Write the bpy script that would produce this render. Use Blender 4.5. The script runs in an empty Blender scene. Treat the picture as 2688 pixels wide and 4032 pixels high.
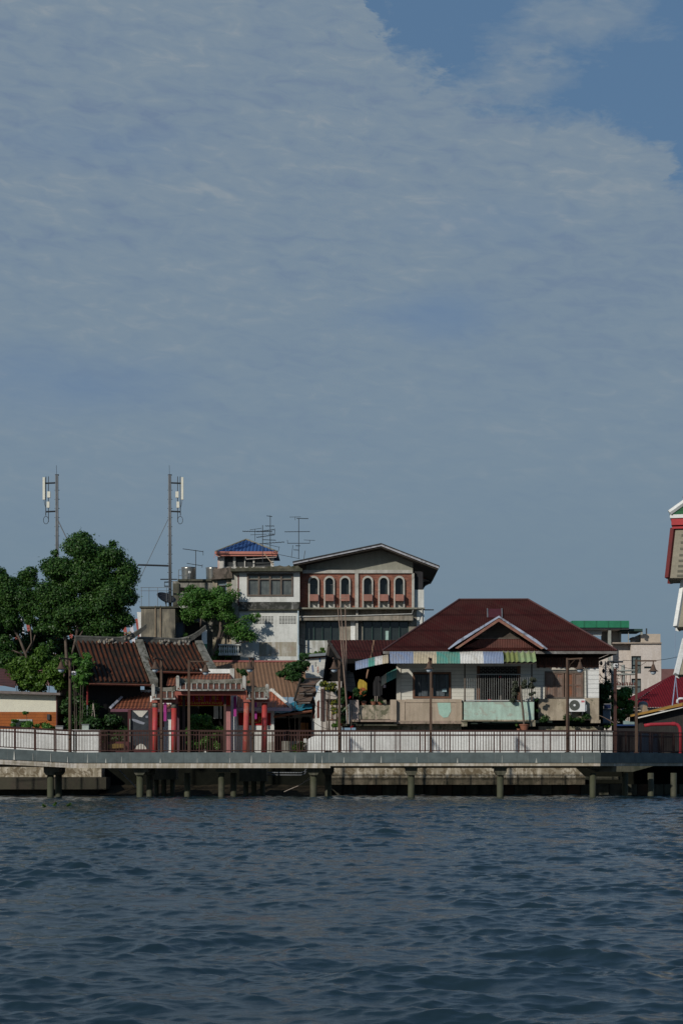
import bpy, math, random
import numpy as np
from mathutils import Vector, Matrix
R = math.radians
rnd = random.Random(7)
S = bpy.context.scene
COL = S.collection
# ------------------------------------------------------------------ camera
F = 7110.0; CX = 1344.0; HY = 3010.0; EYE = 1.65
cam = bpy.data.cameras.new('camera'); camo = bpy.data.objects.new('camera', cam); COL.objects.link(camo)
camo.location = (0, 0, EYE); camo.rotation_euler = (R(90), 0, 0)
cam.sensor_width = 36; cam.sensor_height = 36; cam.lens = 36*F/4032; cam.shift_y = (HY-2016)/4032
cam.clip_start = .5; cam.clip_end = 9000
S.camera = camo
# ------------------------------------------------------------------ light
SUN_AZ = 38; SUN_EL = 26        # azimuth to the left of straight behind the camera
sd = Vector((-math.sin(R(SUN_AZ))*math.cos(R(SUN_EL)), -math.cos(R(SUN_AZ))*math.cos(R(SUN_EL)), math.sin(R(SUN_EL))))
sl = bpy.data.lights.new('sun', 'SUN'); sl.energy = 3.8; sl.angle = R(1.2); sl.color = (1, .94, .84)
so = bpy.data.objects.new('sun', sl); COL.objects.link(so); so.rotation_euler = sd.to_track_quat('Z', 'Y').to_euler()
S.view_settings.view_transform = 'Standard'; S.view_settings.look = 'None'
S.view_settings.gamma = 1; S.view_settings.exposure = -.35
S.render.film_transparent = False
# ------------------------------------------------------------------ node helper
class NT:
    def __init__(s, tree): s.t = tree; s.n = tree.nodes; s.l = tree.links
    def N(s, typ, **kw):
        n = s.n.new(typ)
        for k, v in kw.items():
            if k == 'i':
                for a, b in v.items(): s.set(n, a, b)
            else: setattr(n, k, v)
        return n
    def set(s, n, a, b):
        sock = n.inputs[a]
        if isinstance(b, bpy.types.NodeSocket): s.l.new(b, sock)
        elif isinstance(b, (tuple, list)) and len(b) == 3 and sock.type == 'RGBA': sock.default_value = (*b, 1)
        else: sock.default_value = b
    def math(s, op, a, b=0.0, c=None, clamp=False):
        n = s.N('ShaderNodeMath', operation=op, use_clamp=clamp); s.set(n, 0, a); s.set(n, 1, b)
        if c is not None: s.set(n, 2, c)
        return n.outputs[0]
    def ramp(s, f, stops, interp='LINEAR'):
        n = s.N('ShaderNodeValToRGB'); s.set(n, 0, f); cr = n.color_ramp; cr.interpolation = interp
        while len(cr.elements) < len(stops): cr.elements.new(.5)
        for e, (p, c) in zip(cr.elements, stops):
            e.position = p; e.color = (*c, 1) if isinstance(c, (tuple, list)) else (c, c, c, 1)
        return n.outputs[0]
    def mix(s, f, a, b, blend='MIX'):
        n = s.N('ShaderNodeMix', data_type='RGBA', blend_type=blend); s.set(n, 0, f); s.set(n, 6, a); s.set(n, 7, b)
        return n.outputs[2]
    def noise(s, vec, scale, detail=4, rough=.55, dist=0):
        n = s.N('ShaderNodeTexNoise', i={'Scale': scale, 'Detail': detail, 'Roughness': rough, 'Distortion': dist})
        if vec is not None: s.set(n, 'Vector', vec)
        return n.outputs[0]
    def comb(s, x, y, z=0.0):
        n = s.N('ShaderNodeCombineXYZ'); s.set(n, 0, x); s.set(n, 1, y); s.set(n, 2, z); return n.outputs[0]
    def sep(s, v):
        n = s.N('ShaderNodeSeparateXYZ'); s.set(n, 0, v); return n.outputs
# ------------------------------------------------------------------ sky
w = bpy.data.worlds.new('World'); S.world = w; w.use_nodes = True
w.node_tree.nodes.clear(); t = NT(w.node_tree)
sky = t.N('ShaderNodeTexSky', sky_type='NISHITA', sun_disc=False)
sky.sun_elevation = R(SUN_EL); sky.sun_rotation = R(180+SUN_AZ); sky.air_density = 1.3; sky.dust_density = 1.0; sky.ozone_density = 2.5
tc = t.N('ShaderNodeTexCoord'); sx = t.sep(tc.outputs['Generated'])
az = t.math('ARCTAN2', sx[0], sx[1]); el = t.math('ARCSINE', sx[2])
nb = t.noise(t.comb(t.math('MULTIPLY', az, 26), t.math('MULTIPLY', el, 60)), 1.0, 7, .6)
bumpy = t.math('MULTIPLY', t.math('SUBTRACT', nb, .5), .026)
nb2 = t.noise(t.comb(t.math('MULTIPLY', az, 85), t.math('MULTIPLY', el, 190), 2.2), 1.0, 8, .68, .5)
bumpy = t.math('ADD', bumpy, t.math('MULTIPLY', t.math('SUBTRACT', nb2, .5), .020))
pts = [(1390, -700), (1430, -200), (1475, 100), (1530, 240), (1700, 335), (1760, 410), (1850, 440), (2000, 490), (2200, 520), (2350, 545), (2440, 605), (2560, 640), (2625, 705), (2668, 790), (2760, 840), (2900, 900)]
def pu(x): return (math.atan((x-CX)/F)+.02)/.25
def pv(y): return (math.atan((HY-y)/F)-.25)/.25
azn = t.math('ADD', az, t.math('ADD', t.math('MULTIPLY', t.math('SUBTRACT', nb, .5), .045), t.math('MULTIPLY', t.math('SUBTRACT', nb2, .5), .022)))
line = t.ramp(t.math('DIVIDE', t.math('ADD', azn, .02), .25), [(0, 1.0)] + [(pu(x), max(0, min(1, pv(y)))) for x, y in pts])
vv = t.math('DIVIDE', t.math('SUBTRACT', t.math('ADD', el, bumpy), .25), .25)
gap = t.math('DIVIDE', t.math('SUBTRACT', vv, line), .055, clamp=True)
# thin cloud veils drifting across the gap
veil = t.noise(t.comb(t.math('MULTIPLY', t.math('ADD', az, t.math('MULTIPLY', el, .5)), 19), t.math('MULTIPLY', el, 62), 3.1), 1.0, 7, .62, .4)
# a faint second opening low on the right and a wide thin patch low on the left
def blob(x, y, rx, ry, amt):
    dx = t.math('DIVIDE', t.math('SUBTRACT', az, math.atan((x-CX)/F)), rx/F)
    dy = t.math('DIVIDE', t.math('SUBTRACT', el, math.atan((HY-y)/F)), ry/F)
    d = t.math('SQRT', t.math('ADD', t.math('MULTIPLY', dx, dx), t.math('MULTIPLY', dy, dy)))
    d = t.math('ADD', d, t.math('MULTIPLY', t.math('SUBTRACT', nb, .5), 1.3))
    return t.math('MULTIPLY', t.math('SUBTRACT', 1.0, d, clamp=True), amt)
veil = t.math('MULTIPLY', t.math('ADD', t.math('MULTIPLY', t.math('ADD', blob(2010, 330, 330, 130, 1.0), blob(2260, 110, 520, 160, 1.0), clamp=True), 1.5), t.math('MULTIPLY', t.math('SUBTRACT', veil, .62), 2.2)), 1.25, clamp=True)
hole = t.math('MULTIPLY', gap, t.math('SUBTRACT', 1.0, t.math('MULTIPLY', veil, .74)))
soft = t.math('ADD', blob(1720, 1250, 420, 130, 1.1), blob(250, 1520, 620, 190, .85), clamp=True)
soft = t.math('ADD', soft, blob(420, 600, 520, 120, .5), clamp=True)
soft = t.math('ADD', soft, blob(1950, 880, 520, 130, .45), clamp=True)
# cloud deck: mottled rows, tightening toward the horizon
mo = t.noise(t.comb(t.math('MULTIPLY', t.math('ADD', az, t.math('MULTIPLY', el, .22)), 56), t.math('MULTIPLY', t.math('ADD', el, t.math('MULTIPLY', az, .08)), 165)), 1.0, 6, .58, .6)
mo2 = t.noise(t.comb(t.math('MULTIPLY', az, 11), t.math('MULTIPLY', el, 48), 7.7), 1.0, 4, .5)
mm = t.math('ADD', t.math('MULTIPLY', mo, .55), t.math('MULTIPLY', mo2, .45))
cl = t.ramp(mm, [(.34, (.162, .222, .315)), (.47, (.192, .256, .328)), (.56, (.210, .271, .333)), (.68, (.268, .312, .352))])
low = t.ramp(el, [(0.0, (.15, .22, .275)), (.10, (.178, .248, .31)), (.2, (.19, .262, .332))])
lowf = t.math('SUBTRACT', 1.0, t.math('DIVIDE', t.math('SUBTRACT', el, .12), .2), clamp=True)
cl = t.mix(t.math('MULTIPLY', lowf, .88), cl, low)
nis = t.mix(1.0, sky.outputs[0], (.062, .074, .082), 'MULTIPLY')   # clear sky seen between the clouds
blue = t.mix(.8, nis, (.098, .175, .288))
c = t.mix(t.math('MULTIPLY', soft, .6), cl, (.135, .215, .34))
c = t.mix(hole, c, blue)
# the ground half of the world: dull
c = t.mix(t.math('MULTIPLY', t.math('MULTIPLY', el, -12, clamp=True), 1.0), c, (.05, .07, .09))
c = t.mix(1.0, c, (10*.98, 10, 10*1.02), 'MULTIPLY')
bg = t.N('ShaderNodeBackground', i={'Color': c, 'Strength': .125})
wo = t.N('ShaderNodeOutputWorld'); t.l.new(bg.outputs[0], wo.inputs[0])
# ------------------------------------------------------------------ materials
MATS = {}
def M(name, c=None, c2=None, s=2.5, rough=.75, streak=None, sa=.6, sth=.5, bump=.15, bs=14, metal=0, lines=None, la=.55, lx=0, spec=.35, rows=None, dirt=None, da=.7, dz=None):
    """c/c2 mottled by noise; streak = colour running down in vertical stains; lines = (pitch) horizontal board joints; lx = upright joints"""
    if name in MATS: return MATS[name]
    m = bpy.data.materials.new(name); m.use_nodes = True; m.node_tree.nodes.clear(); t = NT(m.node_tree); MATS[name] = m
    P = t.N('ShaderNodeTexCoord').outputs['Object']; p = t.sep(P)
    col = c
    if c2 is None: c2 = tuple(v*.72 for v in c)
    f = t.ramp(t.noise(P, s, 6, .6), [(.38, 0.0), (.66, 1.0)])
    col = t.mix(f, c, c2)
    fine = t.noise(P, s*9, 3, .6)
    col = t.mix(1.0, col, t.ramp(fine, [(.3, .86), (.7, 1.1)]), 'MULTIPLY')
    if streak:
        xy = t.math('ADD', p[0], p[1])
        v = t.noise(t.comb(t.math('MULTIPLY', xy, 5), t.math('MULTIPLY', p[2], .55)), 1.0, 5, .65)
        v2 = t.noise(P, .9, 3, .5)
        f = t.math('MULTIPLY', t.math('SUBTRACT', t.math('ADD', t.math('MULTIPLY', v, .6), t.math('MULTIPLY', v2, .4)), sth-.06), 9, clamp=True)
        col = t.mix(t.math('MULTIPLY', f, sa), col, streak)
    if dirt:    # blotches of mould or bare plaster
        v = t.noise(P, 2.2, 7, .7, .6)
        f = t.math('MULTIPLY', t.math('SUBTRACT', v, dz or .54), 14, clamp=True)
        col = t.mix(t.math('MULTIPLY', f, da), col, dirt)
    h = t.noise(P, bs, 4, .6)
    h = t.math('MULTIPLY', h, bump)
    if lines:
        fr = t.math('FRACT', t.math('DIVIDE', p[2], lines))
        g = t.math('LESS_THAN', fr, .13); col = t.mix(t.math('MULTIPLY', g, la), col, tuple(v*.25 for v in c2))
        h = t.math('ADD', h, t.math('MULTIPLY', fr, .5))
    if lx:
        fr = t.math('FRACT', t.math('DIVIDE', t.math('ADD', p[0], p[1]), lx))
        g = t.math('LESS_THAN', fr, .12); col = t.mix(t.math('MULTIPLY', g, la), col, tuple(v*.3 for v in c2))
        h = t.math('SUBTRACT', h, t.math('MULTIPLY', g, .5))
    b = t.N('ShaderNodeBump', i={'Strength': .5, 'Distance': .03, 'Height': h})
    bs_ = t.N('ShaderNodeBsdfPrincipled', i={'Base Color': col, 'Roughness': rough, 'Metallic': metal, 'Specular IOR Level': spec, 'Normal': b.outputs[0]})
    o = t.N('ShaderNodeOutputMaterial'); t.l.new(bs_.outputs[0], o.inputs[0])
    return m
def brick_mat(name, c1, c2, mortar, bw=.24, bh=.075, off=.5):
    m = bpy.data.materials.new(name); m.use_nodes = True; m.node_tree.nodes.clear(); t = NT(m.node_tree)
    P = t.N('ShaderNodeTexCoord').outputs['Object']; p = t.sep(P)
    v = t.comb(t.math('ADD', p[0], p[1]), p[2])
    br = t.N('ShaderNodeTexBrick', offset=off, i={'Vector': v, 'Color1': c1, 'Color2': c2, 'Mortar': mortar, 'Scale': 1.0, 'Mortar Size': .008, 'Brick Width': bw, 'Row Height': bh, 'Bias': 0.0})
    col = t.mix(.8, br.outputs[0], t.ramp(t.noise(P, 2.2, 6, .65), [(.3, .6), (.7, 1.15)]), 'MULTIPLY')
    b = t.N('ShaderNodeBump', i={'Strength': .6, 'Distance': .02, 'Height': t.math('MULTIPLY', br.outputs[1], -1)})
    bs_ = t.N('ShaderNodeBsdfPrincipled', i={'Base Color': col, 'Roughness': .85, 'Normal': b.outputs[0]})
    o = t.N('ShaderNodeOutputMaterial'); t.l.new(bs_.outputs[0], o.inputs[0]); return m
def leaf_mat(name, c1, c2, c3):
    m = bpy.data.materials.new(name); m.use_nodes = True; m.node_tree.nodes.clear(); t = NT(m.node_tree)
    g = t.N('ShaderNodeNewGeometry'); P = t.N('ShaderNodeTexCoord').outputs['Object']
    f = t.math('ADD', t.math('MULTIPLY', g.outputs['Random Per Island'], .55), t.math('MULTIPLY', t.noise(P, 1.3, 3), .5))
    col = t.ramp(f, [(.15, c1), (.5, c2), (.9, c3)])
    d = t.N('ShaderNodeBsdfPrincipled', i={'Base Color': col, 'Roughness': .5, 'Specular IOR Level': .3})
    tr = t.N('ShaderNodeBsdfTranslucent', i={'Color': t.mix(1.0, col, (1.1, 1.25, .5), 'MULTIPLY')})
    mx = t.N('ShaderNodeMixShader', i={0: .22}); t.l.new(d.outputs[0], mx.inputs[1]); t.l.new(tr.outputs[0], mx.inputs[2])
    o = t.N('ShaderNodeOutputMaterial'); t.l.new(mx.outputs[0], o.inputs[0]); return m
def glass_mat(name, c=(.015, .02, .02), rough=.12):
    m = bpy.data.materials.new(name); m.use_nodes = True; t = NT(m.node_tree)
    b = t.n['Principled BSDF']; P = t.N('ShaderNodeTexCoord').outputs['Object']
    t.set(b, 'Base Color', t.mix(t.noise(P, 3, 4), c, tuple(v*2.2+.004 for v in c))); b.inputs['Roughness'].default_value = rough
    b.inputs['Specular IOR Level'].default_value = .5
    return m
# ------------------------------------------------------------------ geometry
def X(x, Y): return (x-CX)*Y/F
def Z(y, Y): return EYE+(HY-y)*Y/F
WL = {}
class MB:
    def __init__(s): s.v = []; s.f = []; s.mi = []; s.sm = False
    def face(s, pts, mi=0):
        k = len(s.v); s.v += [tuple(p) for p in pts]; s.f.append(tuple(range(k, k+len(pts)))); s.mi.append(mi); return s
    def poly(s, vs, fs, mi=0):
        k = len(s.v); s.v += [tuple(p) for p in vs]
        for f in fs: s.f.append(tuple(k+i for i in f)); s.mi.append(mi)
        return s
    def box(s, x0, y0, z0, x1, y1, z1, mi=0):
        if x0 > x1: x0, x1 = x1, x0
        if y0 > y1: y0, y1 = y1, y0
        if z0 > z1: z0, z1 = z1, z0
        v = [(x, y, z) for z in (z0, z1) for y in (y0, y1) for x in (x0, x1)]
        return s.poly(v, [(0, 2, 3, 1), (4, 5, 7, 6), (0, 1, 5, 4), (2, 6, 7, 3), (0, 4, 6, 2), (1, 3, 7, 5)], mi)
    def pb(s, x0, y0, x1, y1, Y, d=.1, mi=0, up=0):      # box whose front face spans picture points, standing at distance Y
        return s.box(X(x0, Y), Y, Z(y0, Y), X(x1, Y), Y+d, Z(y1, Y), mi)
    def prism(s, pts, y0, d, mi=0):                       # polygon in the x-z plane, given depth
        n = len(pts); a = [(x, y0, z) for x, z in pts]+[(x, y0+d, z) for x, z in pts]
        fs = [tuple(range(n))[::-1], tuple(range(n, 2*n))]+[(i, (i+1) % n, n+(i+1) % n, n+i) for i in range(n)]
        return s.poly(a, fs, mi)
    def pp(s, pts, Y, d=.1, mi=0): return s.prism([(X(x, Y), Z(y, Y)) for x, y in pts], Y, d, mi)
    def slab(s, pts, th, mi=0):                           # 3D polygon thickened downward along its normal
        P = [Vector(p) for p in pts]; n = (P[1]-P[0]).cross(P[2]-P[0]).normalized()
        if n.z < 0: n = -n
        Q = [p-n*th for p in P]; k = len(P)
        return s.poly(P+Q, [tuple(range(k)), tuple(range(2*k-1, k-1, -1))]+[(i, k+i, k+(i+1) % k, (i+1) % k) for i in range(k)], mi)
    def tube(s, pts, r, n=8, mi=0, cap=True):
        P = [Vector(p) for p in pts]; rr = r if isinstance(r, (list, tuple)) else [r]*len(P); k = len(s.v); L = len(P)
        up = None
        for i, p in enumerate(P):
            d = (P[min(i+1, L-1)]-P[max(i-1, 0)]); d = d.normalized() if d.length > 1e-9 else Vector((0, 0, 1))
            if up is None or abs(up.dot(d)) > .95: up = Vector((0, 0, 1)) if abs(d.z) < .9 else Vector((0, 1, 0))
            a = d.cross(up).normalized(); b = a.cross(d).normalized(); up = b
            for j in range(n):
                q = p+(a*math.cos(2*math.pi*j/n)+b*math.sin(2*math.pi*j/n))*rr[i]; s.v.append(tuple(q))
        for i in range(L-1):
            for j in range(n):
                s.f.append((k+i*n+j, k+i*n+(j+1) % n, k+(i+1)*n+(j+1) % n, k+(i+1)*n+j)); s.mi.append(mi)
        if cap:
            s.f.append(tuple(k+j for j in range(n))[::-1]); s.mi.append(mi); s.f.append(tuple(k+(L-1)*n+j for j in range(n))); s.mi.append(mi)
        return s
    def bar(s, p0, p1, wd, mi=0, h=None):
        return s.tube([p0, p1], wd*.7071, 4, mi)
    def lathe(s, c, prof, n=16, mi=0, axis='z'):
        k = len(s.v)
        for r, h in prof:
            for j in range(n):
                a = 2*math.pi*j/n
                o = (r*math.cos(a), r*math.sin(a), h) if axis == 'z' else (r*math.cos(a), h, r*math.sin(a))
                s.v.append((c[0]+o[0], c[1]+o[1], c[2]+o[2]))
        for i in range(len(prof)-1):
            for j in range(n): s.f.append((k+i*n+j, k+i*n+(j+1) % n, k+(i+1)*n+(j+1) % n, k+(i+1)*n+j)); s.mi.append(mi)
        s.f.append(tuple(k+j for j in range(n))[::-1]); s.mi.append(mi); s.f.append(tuple(k+(len(prof)-1)*n+j for j in range(n))); s.mi.append(mi)
        return s
    def corr(s, A, B, U, hf, pitch=.11, amp=.02, mi=0, th=.02, nseg=1):
        """corrugated sheet: eave from A to B, rising along unit vector U for hf(u) metres at u in 0..1"""
        A, B, U = Vector(A), Vector(B), Vector(U).normalized(); W = (B-A).length; e = (B-A).normalized(); nrm = e.cross(U).normalized()
        if nrm.z < 0: nrm = -nrm
        n = max(2, int(W/pitch))*4; k = len(s.v); tops = []
        for i in range(n+1):
            u = i/n; o = nrm*(amp*math.cos(2*math.pi*i/4)); h = max(.001, hf(u)); b = A+e*(W*u)
            for q in range(nseg+1): s.v.append(tuple(b+U*(h*q/nseg)+o))
        for i in range(n):
            for q in range(nseg):
                a = k+i*(nseg+1)+q; s.f.append((a, a+nseg+1, a+nseg+2, a+1)); s.mi.append(mi)
        return s
    def build(s, name, mat=None, parent=None, base=None, smooth=False, mats=None, kind=None, label=None, cat=None, group=None):
        loc = Vector(base) if base is not None else Vector((0, 0, 0))
        if parent is not None: loc = WL[parent.name]
        elif base is None and s.v:
            a = np.array(s.v); loc = Vector((float((a[:, 0].min()+a[:, 0].max())/2), float((a[:, 1].min()+a[:, 1].max())/2), float(a[:, 2].min())))
        me = bpy.data.meshes.new(name); me.from_pydata([(v[0]-loc.x, v[1]-loc.y, v[2]-loc.z) for v in s.v], [], s.f)
        for mm_ in (mats or [mat]): me.materials.append(mm_)
        if mats: me.polygons.foreach_set('material_index', s.mi)
        if smooth: me.polygons.foreach_set('use_smooth', [True]*len(me.polygons))
        me.update()
        o = bpy.data.objects.new(name, me); COL.objects.link(o)
        if parent is not None: o.parent = parent
        else: o.location = loc
        WL[o.name] = loc
        tag(o, label, cat, group, kind); return o
def tag(o, label=None, cat=None, group=None, kind=None):
    if label: o['label'] = label
    if cat: o['category'] = cat
    if group: o['group'] = group
    if kind: o['kind'] = kind
    return o
def thing(name, label, cat, loc, group=None):
    o = bpy.data.objects.new(name, None); COL.objects.link(o); o.location = loc; WL[o.name] = Vector(loc); o.empty_display_size = .2
    return tag(o, label, cat, group)
def dup(root, loc, label, rz=0, hide=()):
    r = root.copy(); COL.objects.link(r); r.location = loc; r.rotation_euler = (0, 0, rz); r['label'] = label
    for ch in list(root.children):
        c = ch.copy(); COL.objects.link(c); c.parent = r
        for g in ch.children:
            d = g.copy(); COL.objects.link(d); d.parent = c
    return r
def text_mesh(body, name, mat, parent, x0, x1, z0, z1, y, mirror=False, ext=.01):
    cu = bpy.data.curves.new(name, 'FONT'); cu.body = body; cu.extrude = ext; cu.resolution_u = 2
    o = bpy.data.objects.new('tmp', cu); COL.objects.link(o); bpy.context.view_layer.update()
    me = bpy.data.meshes.new_from_object(o.evaluated_get(bpy.context.evaluated_depsgraph_get()))
    bpy.data.objects.remove(o)
    a = np.zeros(len(me.vertices)*3); me.vertices.foreach_get('co', a); a = a.reshape(-1, 3)
    mn, mx_ = a.min(0), a.max(0); L = WL[parent.name]
    u = (a[:, 0]-mn[0])/(mx_[0]-mn[0]); v = (a[:, 1]-mn[1])/(mx_[1]-mn[1])
    if mirror: u = 1-u
    b = np.stack([x0+u*(x1-x0)-L.x, y-a[:, 2]-L.y, z0+v*(z1-z0)-L.z], 1)
    me.vertices.foreach_set('co', b.ravel()); me.materials.clear(); me.materials.append(mat); me.name = name; me.update()
    o = bpy.data.objects.new(name, me); COL.objects.link(o); o.parent = parent; WL[o.name] = L; return o
# palette ---------------------------------------------------------------
WHITE = M('white_plaster', (.66, .67, .64), (.58, .59, .56), streak=(.33, .33, .29), sa=.45, sth=.56)
WHITED = M('weathered_white_plaster', (.60, .61, .58), (.50, .51, .48), streak=(.22, .21, .17), sa=.6, sth=.52, dirt=(.35, .33, .27), da=.4)
WALLW = M('white_painted_wall', (.77, .78, .76), (.70, .71, .69), s=1.2, streak=(.45, .45, .42), sa=.35, sth=.55)
SIDING = M('white_board_siding', (.62, .61, .55), (.55, .54, .48), lines=.2, la=.45, bump=.05)
SIDINGW = M('fresh_white_siding', (.74, .75, .74), (.68, .69, .68), lines=.24, la=.6, bump=.04)
BEIGE = M('beige_render', (.44, .36, .28), (.38, .31, .24), streak=(.22, .18, .13), sa=.4, sth=.54)
BEIGES = M('stained_beige_render', (.42, .35, .27), (.34, .29, .22), dirt=(.07, .08, .04), da=.8, dz=.5, streak=(.12, .12, .08), sa=.6, sth=.48)
TURQ = M('turquoise_paint', (.42, .58, .50), (.38, .53, .46), dirt=(.33, .33, .28), da=.75, dz=.53, streak=(.25, .28, .24), sa=.4)
TURQP = M('turquoise_test_patch', (.36, .54, .46), (.31, .48, .41))
CONC = M('grey_concrete', (.30, .29, .26), (.22, .21, .18), streak=(.08, .08, .06), sa=.7, sth=.5)
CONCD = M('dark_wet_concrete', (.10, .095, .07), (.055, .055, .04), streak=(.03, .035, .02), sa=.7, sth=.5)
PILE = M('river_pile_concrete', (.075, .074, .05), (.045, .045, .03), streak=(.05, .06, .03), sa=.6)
CAP = M('mossy_seawall_cap', (.58, .53, .44), (.42, .37, .28), dirt=(.12, .09, .05), da=.85, dz=.49, streak=(.15, .12, .07), sa=.7, sth=.48)
SLATE = brick_mat('slate_cladding', (.092, .120, .123), (.120, .148, .148), (.19, .205, .20), 1.65, 9.0, 0)
LIP = M('limewashed_edge_beam', (.60, .56, .50), (.47, .42, .36), streak=(.28, .24, .17), sa=.8, sth=.47, dirt=(.2, .17, .11), da=.5, dz=.56)
BROWN = M('brown_painted_steel', (.075, .038, .032), (.055, .030, .026), rough=.7, spec=.15, bump=.02)
BROWNL = M('tan_brown_steel', (.105, .068, .050), (.08, .054, .04), rough=.7, spec=.15, bump=.02)
MAROON = M('maroon_corrugated_sheet', (.052, .012, .011), (.036, .010, .009), s=1.1, lines=1.0, la=.35, rough=.8, spec=.08, bump=.05, streak=(.06, .025, .02), sa=.5)
REDRF = M('crimson_metal_roof', (.15, .012, .018), (.12, .01, .015), rough=.8, spec=.1)
TANRF = M('tan_corrugated_sheet', (.21, .125, .078), (.18, .105, .065), s=1, rough=.8, spec=.1)
OLDTILE = M('old_temple_tiles', (.085, .030, .017), (.026, .019, .015), s=1.9, spec=.1, rough=.9, bump=.5, dirt=(.20, .07, .032), da=.7, dz=.6)
MORTAR = M('mossy_grey_mortar', (.24, .23, .20), (.13, .125, .10), dirt=(.05, .05, .035), da=.8, dz=.5, bump=.6)
MORTARD = M('sooty_ridge_mortar', (.12, .115, .10), (.05, .05, .042), dirt=(.32, .30, .26), da=.7, dz=.58, bump=.6)
ORTILE = M('orange_glazed_tiles', (.40, .125, .06), (.30, .085, .045), s=6, lines=.2, la=.6, rough=.45)
ORTILED = M('dusty_orange_tiles', (.24, .085, .045), (.16, .055, .032), s=6, lines=.22, la=.7, rough=.6)
BLUETILE = M('blue_roof_tiles', (.03, .09, .25), (.025, .065, .18), s=4, rough=.6)
SALMON = M('salmon_fascia', (.52, .20, .15), (.44, .17, .13), rough=.5)
PINKBEAM = M('pink_painted_beam', (.50, .36, .40), (.42, .30, .33))
REDCOL = M('red_gate_paint', (.40, .035, .05), (.36, .06, .04), s=3, rough=.55, dirt=(.32, .13, .11), da=.45, dz=.55)
REDDK = M('dark_red_wood', (.10, .025, .028), (.07, .02, .022))
REDBM = M('faded_red_beam', (.34, .10, .075), (.28, .085, .065), dirt=(.40, .28, .24), da=.5, dz=.6)
REDSIGN = M('red_sign_board', (.36, .008, .012), (.32, .008, .01), bump=.01)
GOLD = M('gold_lettering', (.62, .42, .06), (.5, .34, .05), bump=.01)
MAGENTA = M('magenta_cloth', (.36, .035, .24), (.28, .03, .19))
GREENP = M('green_fascia', (.025, .21, .11), (.02, .17, .09), rough=.5, lx=.9, la=.4)
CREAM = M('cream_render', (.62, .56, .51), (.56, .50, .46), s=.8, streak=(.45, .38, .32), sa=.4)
CREAMD = M('cream_parapet', (.50, .42, .34), (.42, .36, .29))
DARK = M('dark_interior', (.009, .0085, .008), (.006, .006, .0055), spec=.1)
DARKW = M('dark_timber', (.05, .04, .032), (.03, .025, .02))
WOODRED = M('red_brown_timber', (.17, .07, .045), (.12, .05, .035), lx=.16, la=.5)
WOODFR = M('brown_window_timber', (.15, .075, .045), (.11, .055, .035))
WOODGREY = M('weathered_shutter_boards', (.22, .16, .13), (.15, .11, .09), lx=.13, la=.4, dirt=(.30, .10, .05), da=.8, dz=.55)
TIMBER = M('grey_window_timber', (.14, .115, .095), (.10, .08, .065))
GLASS = glass_mat('dark_window_glass'); GLASSC = glass_mat('curtained_glass', (.07, .09, .09), .35)
CURT = M('grey_blue_curtain', (.16, .19, .21), (.10, .12, .14), lx=.11, la=.5)
STEEL = M('galvanised_steel', (.17, .18, .19), (.12, .13, .14), rough=.6, metal=.0, bump=.03)
STEELD = M('dark_steel', (.05, .055, .06), (.035, .04, .045), rough=.5, bump=.02)
TANK = M('stainless_tank_steel', (.40, .40, .37), (.34, .34, .32), rough=.32, metal=.85, bump=.02)
PANELW = M('antenna_radome', (.72, .70, .60), (.66, .65, .56), rough=.5, bump=.01)
WHITEM = M('white_enamel', (.74, .75, .75), (.70, .71, .71), rough=.4, bump=.01)
BARK = M('pale_bark', (.13, .10, .078), (.08, .06, .048), bump=.5)
BARKD = M('dark_bark', (.09, .07, .055), (.06, .045, .035), bump=.5)
POT = M('terracotta_pot', (.25, .10, .06), (.2, .08, .05))
ORANGEW = M('orange_varnished_boards', (.36, .105, .02), (.28, .08, .018), lines=.16, la=.5)
CREAMW = M('cream_shed_wall', (.68, .66, .54), (.62, .60, .50))
RUSTRF = M('rusty_sheet', (.14, .10, .08), (.09, .065, .05), dirt=(.22, .09, .05), da=.6)
BLUETARP = M('blue_tarpaulin', (.02, .18, .27), (.015, .12, .19), rough=.5)
GLOBE = M('milky_lamp_glass', (.52, .60, .68), (.46, .54, .62), rough=.25, bump=0)
L_BIG = leaf_mat('broad_green_leaves', (.014, .045, .010), (.030, .085, .016), (.075, .150, .028))
L_YEL = leaf_mat('yellow_green_leaves', (.03, .075, .010), (.065, .14, .018), (.12, .21, .03))
L_FERN = leaf_mat('light_feathery_leaves', (.028, .085, .014), (.058, .155, .025), (.115, .23, .045))
L_DK = leaf_mat('dark_green_leaves', (.012, .036, .010), (.024, .068, .016), (.05, .11, .024))
L_GREY = leaf_mat('grey_green_leaves', (.035, .045, .030), (.065, .078, .052), (.12, .13, .095))
L_BR = leaf_mat('bright_grass_leaves', (.03, .075, .012), (.06, .13, .02), (.11, .19, .03))
L_RED = leaf_mat('red_petals', (.3, .008, .012), (.42, .01, .02), (.5, .02, .03))
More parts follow.
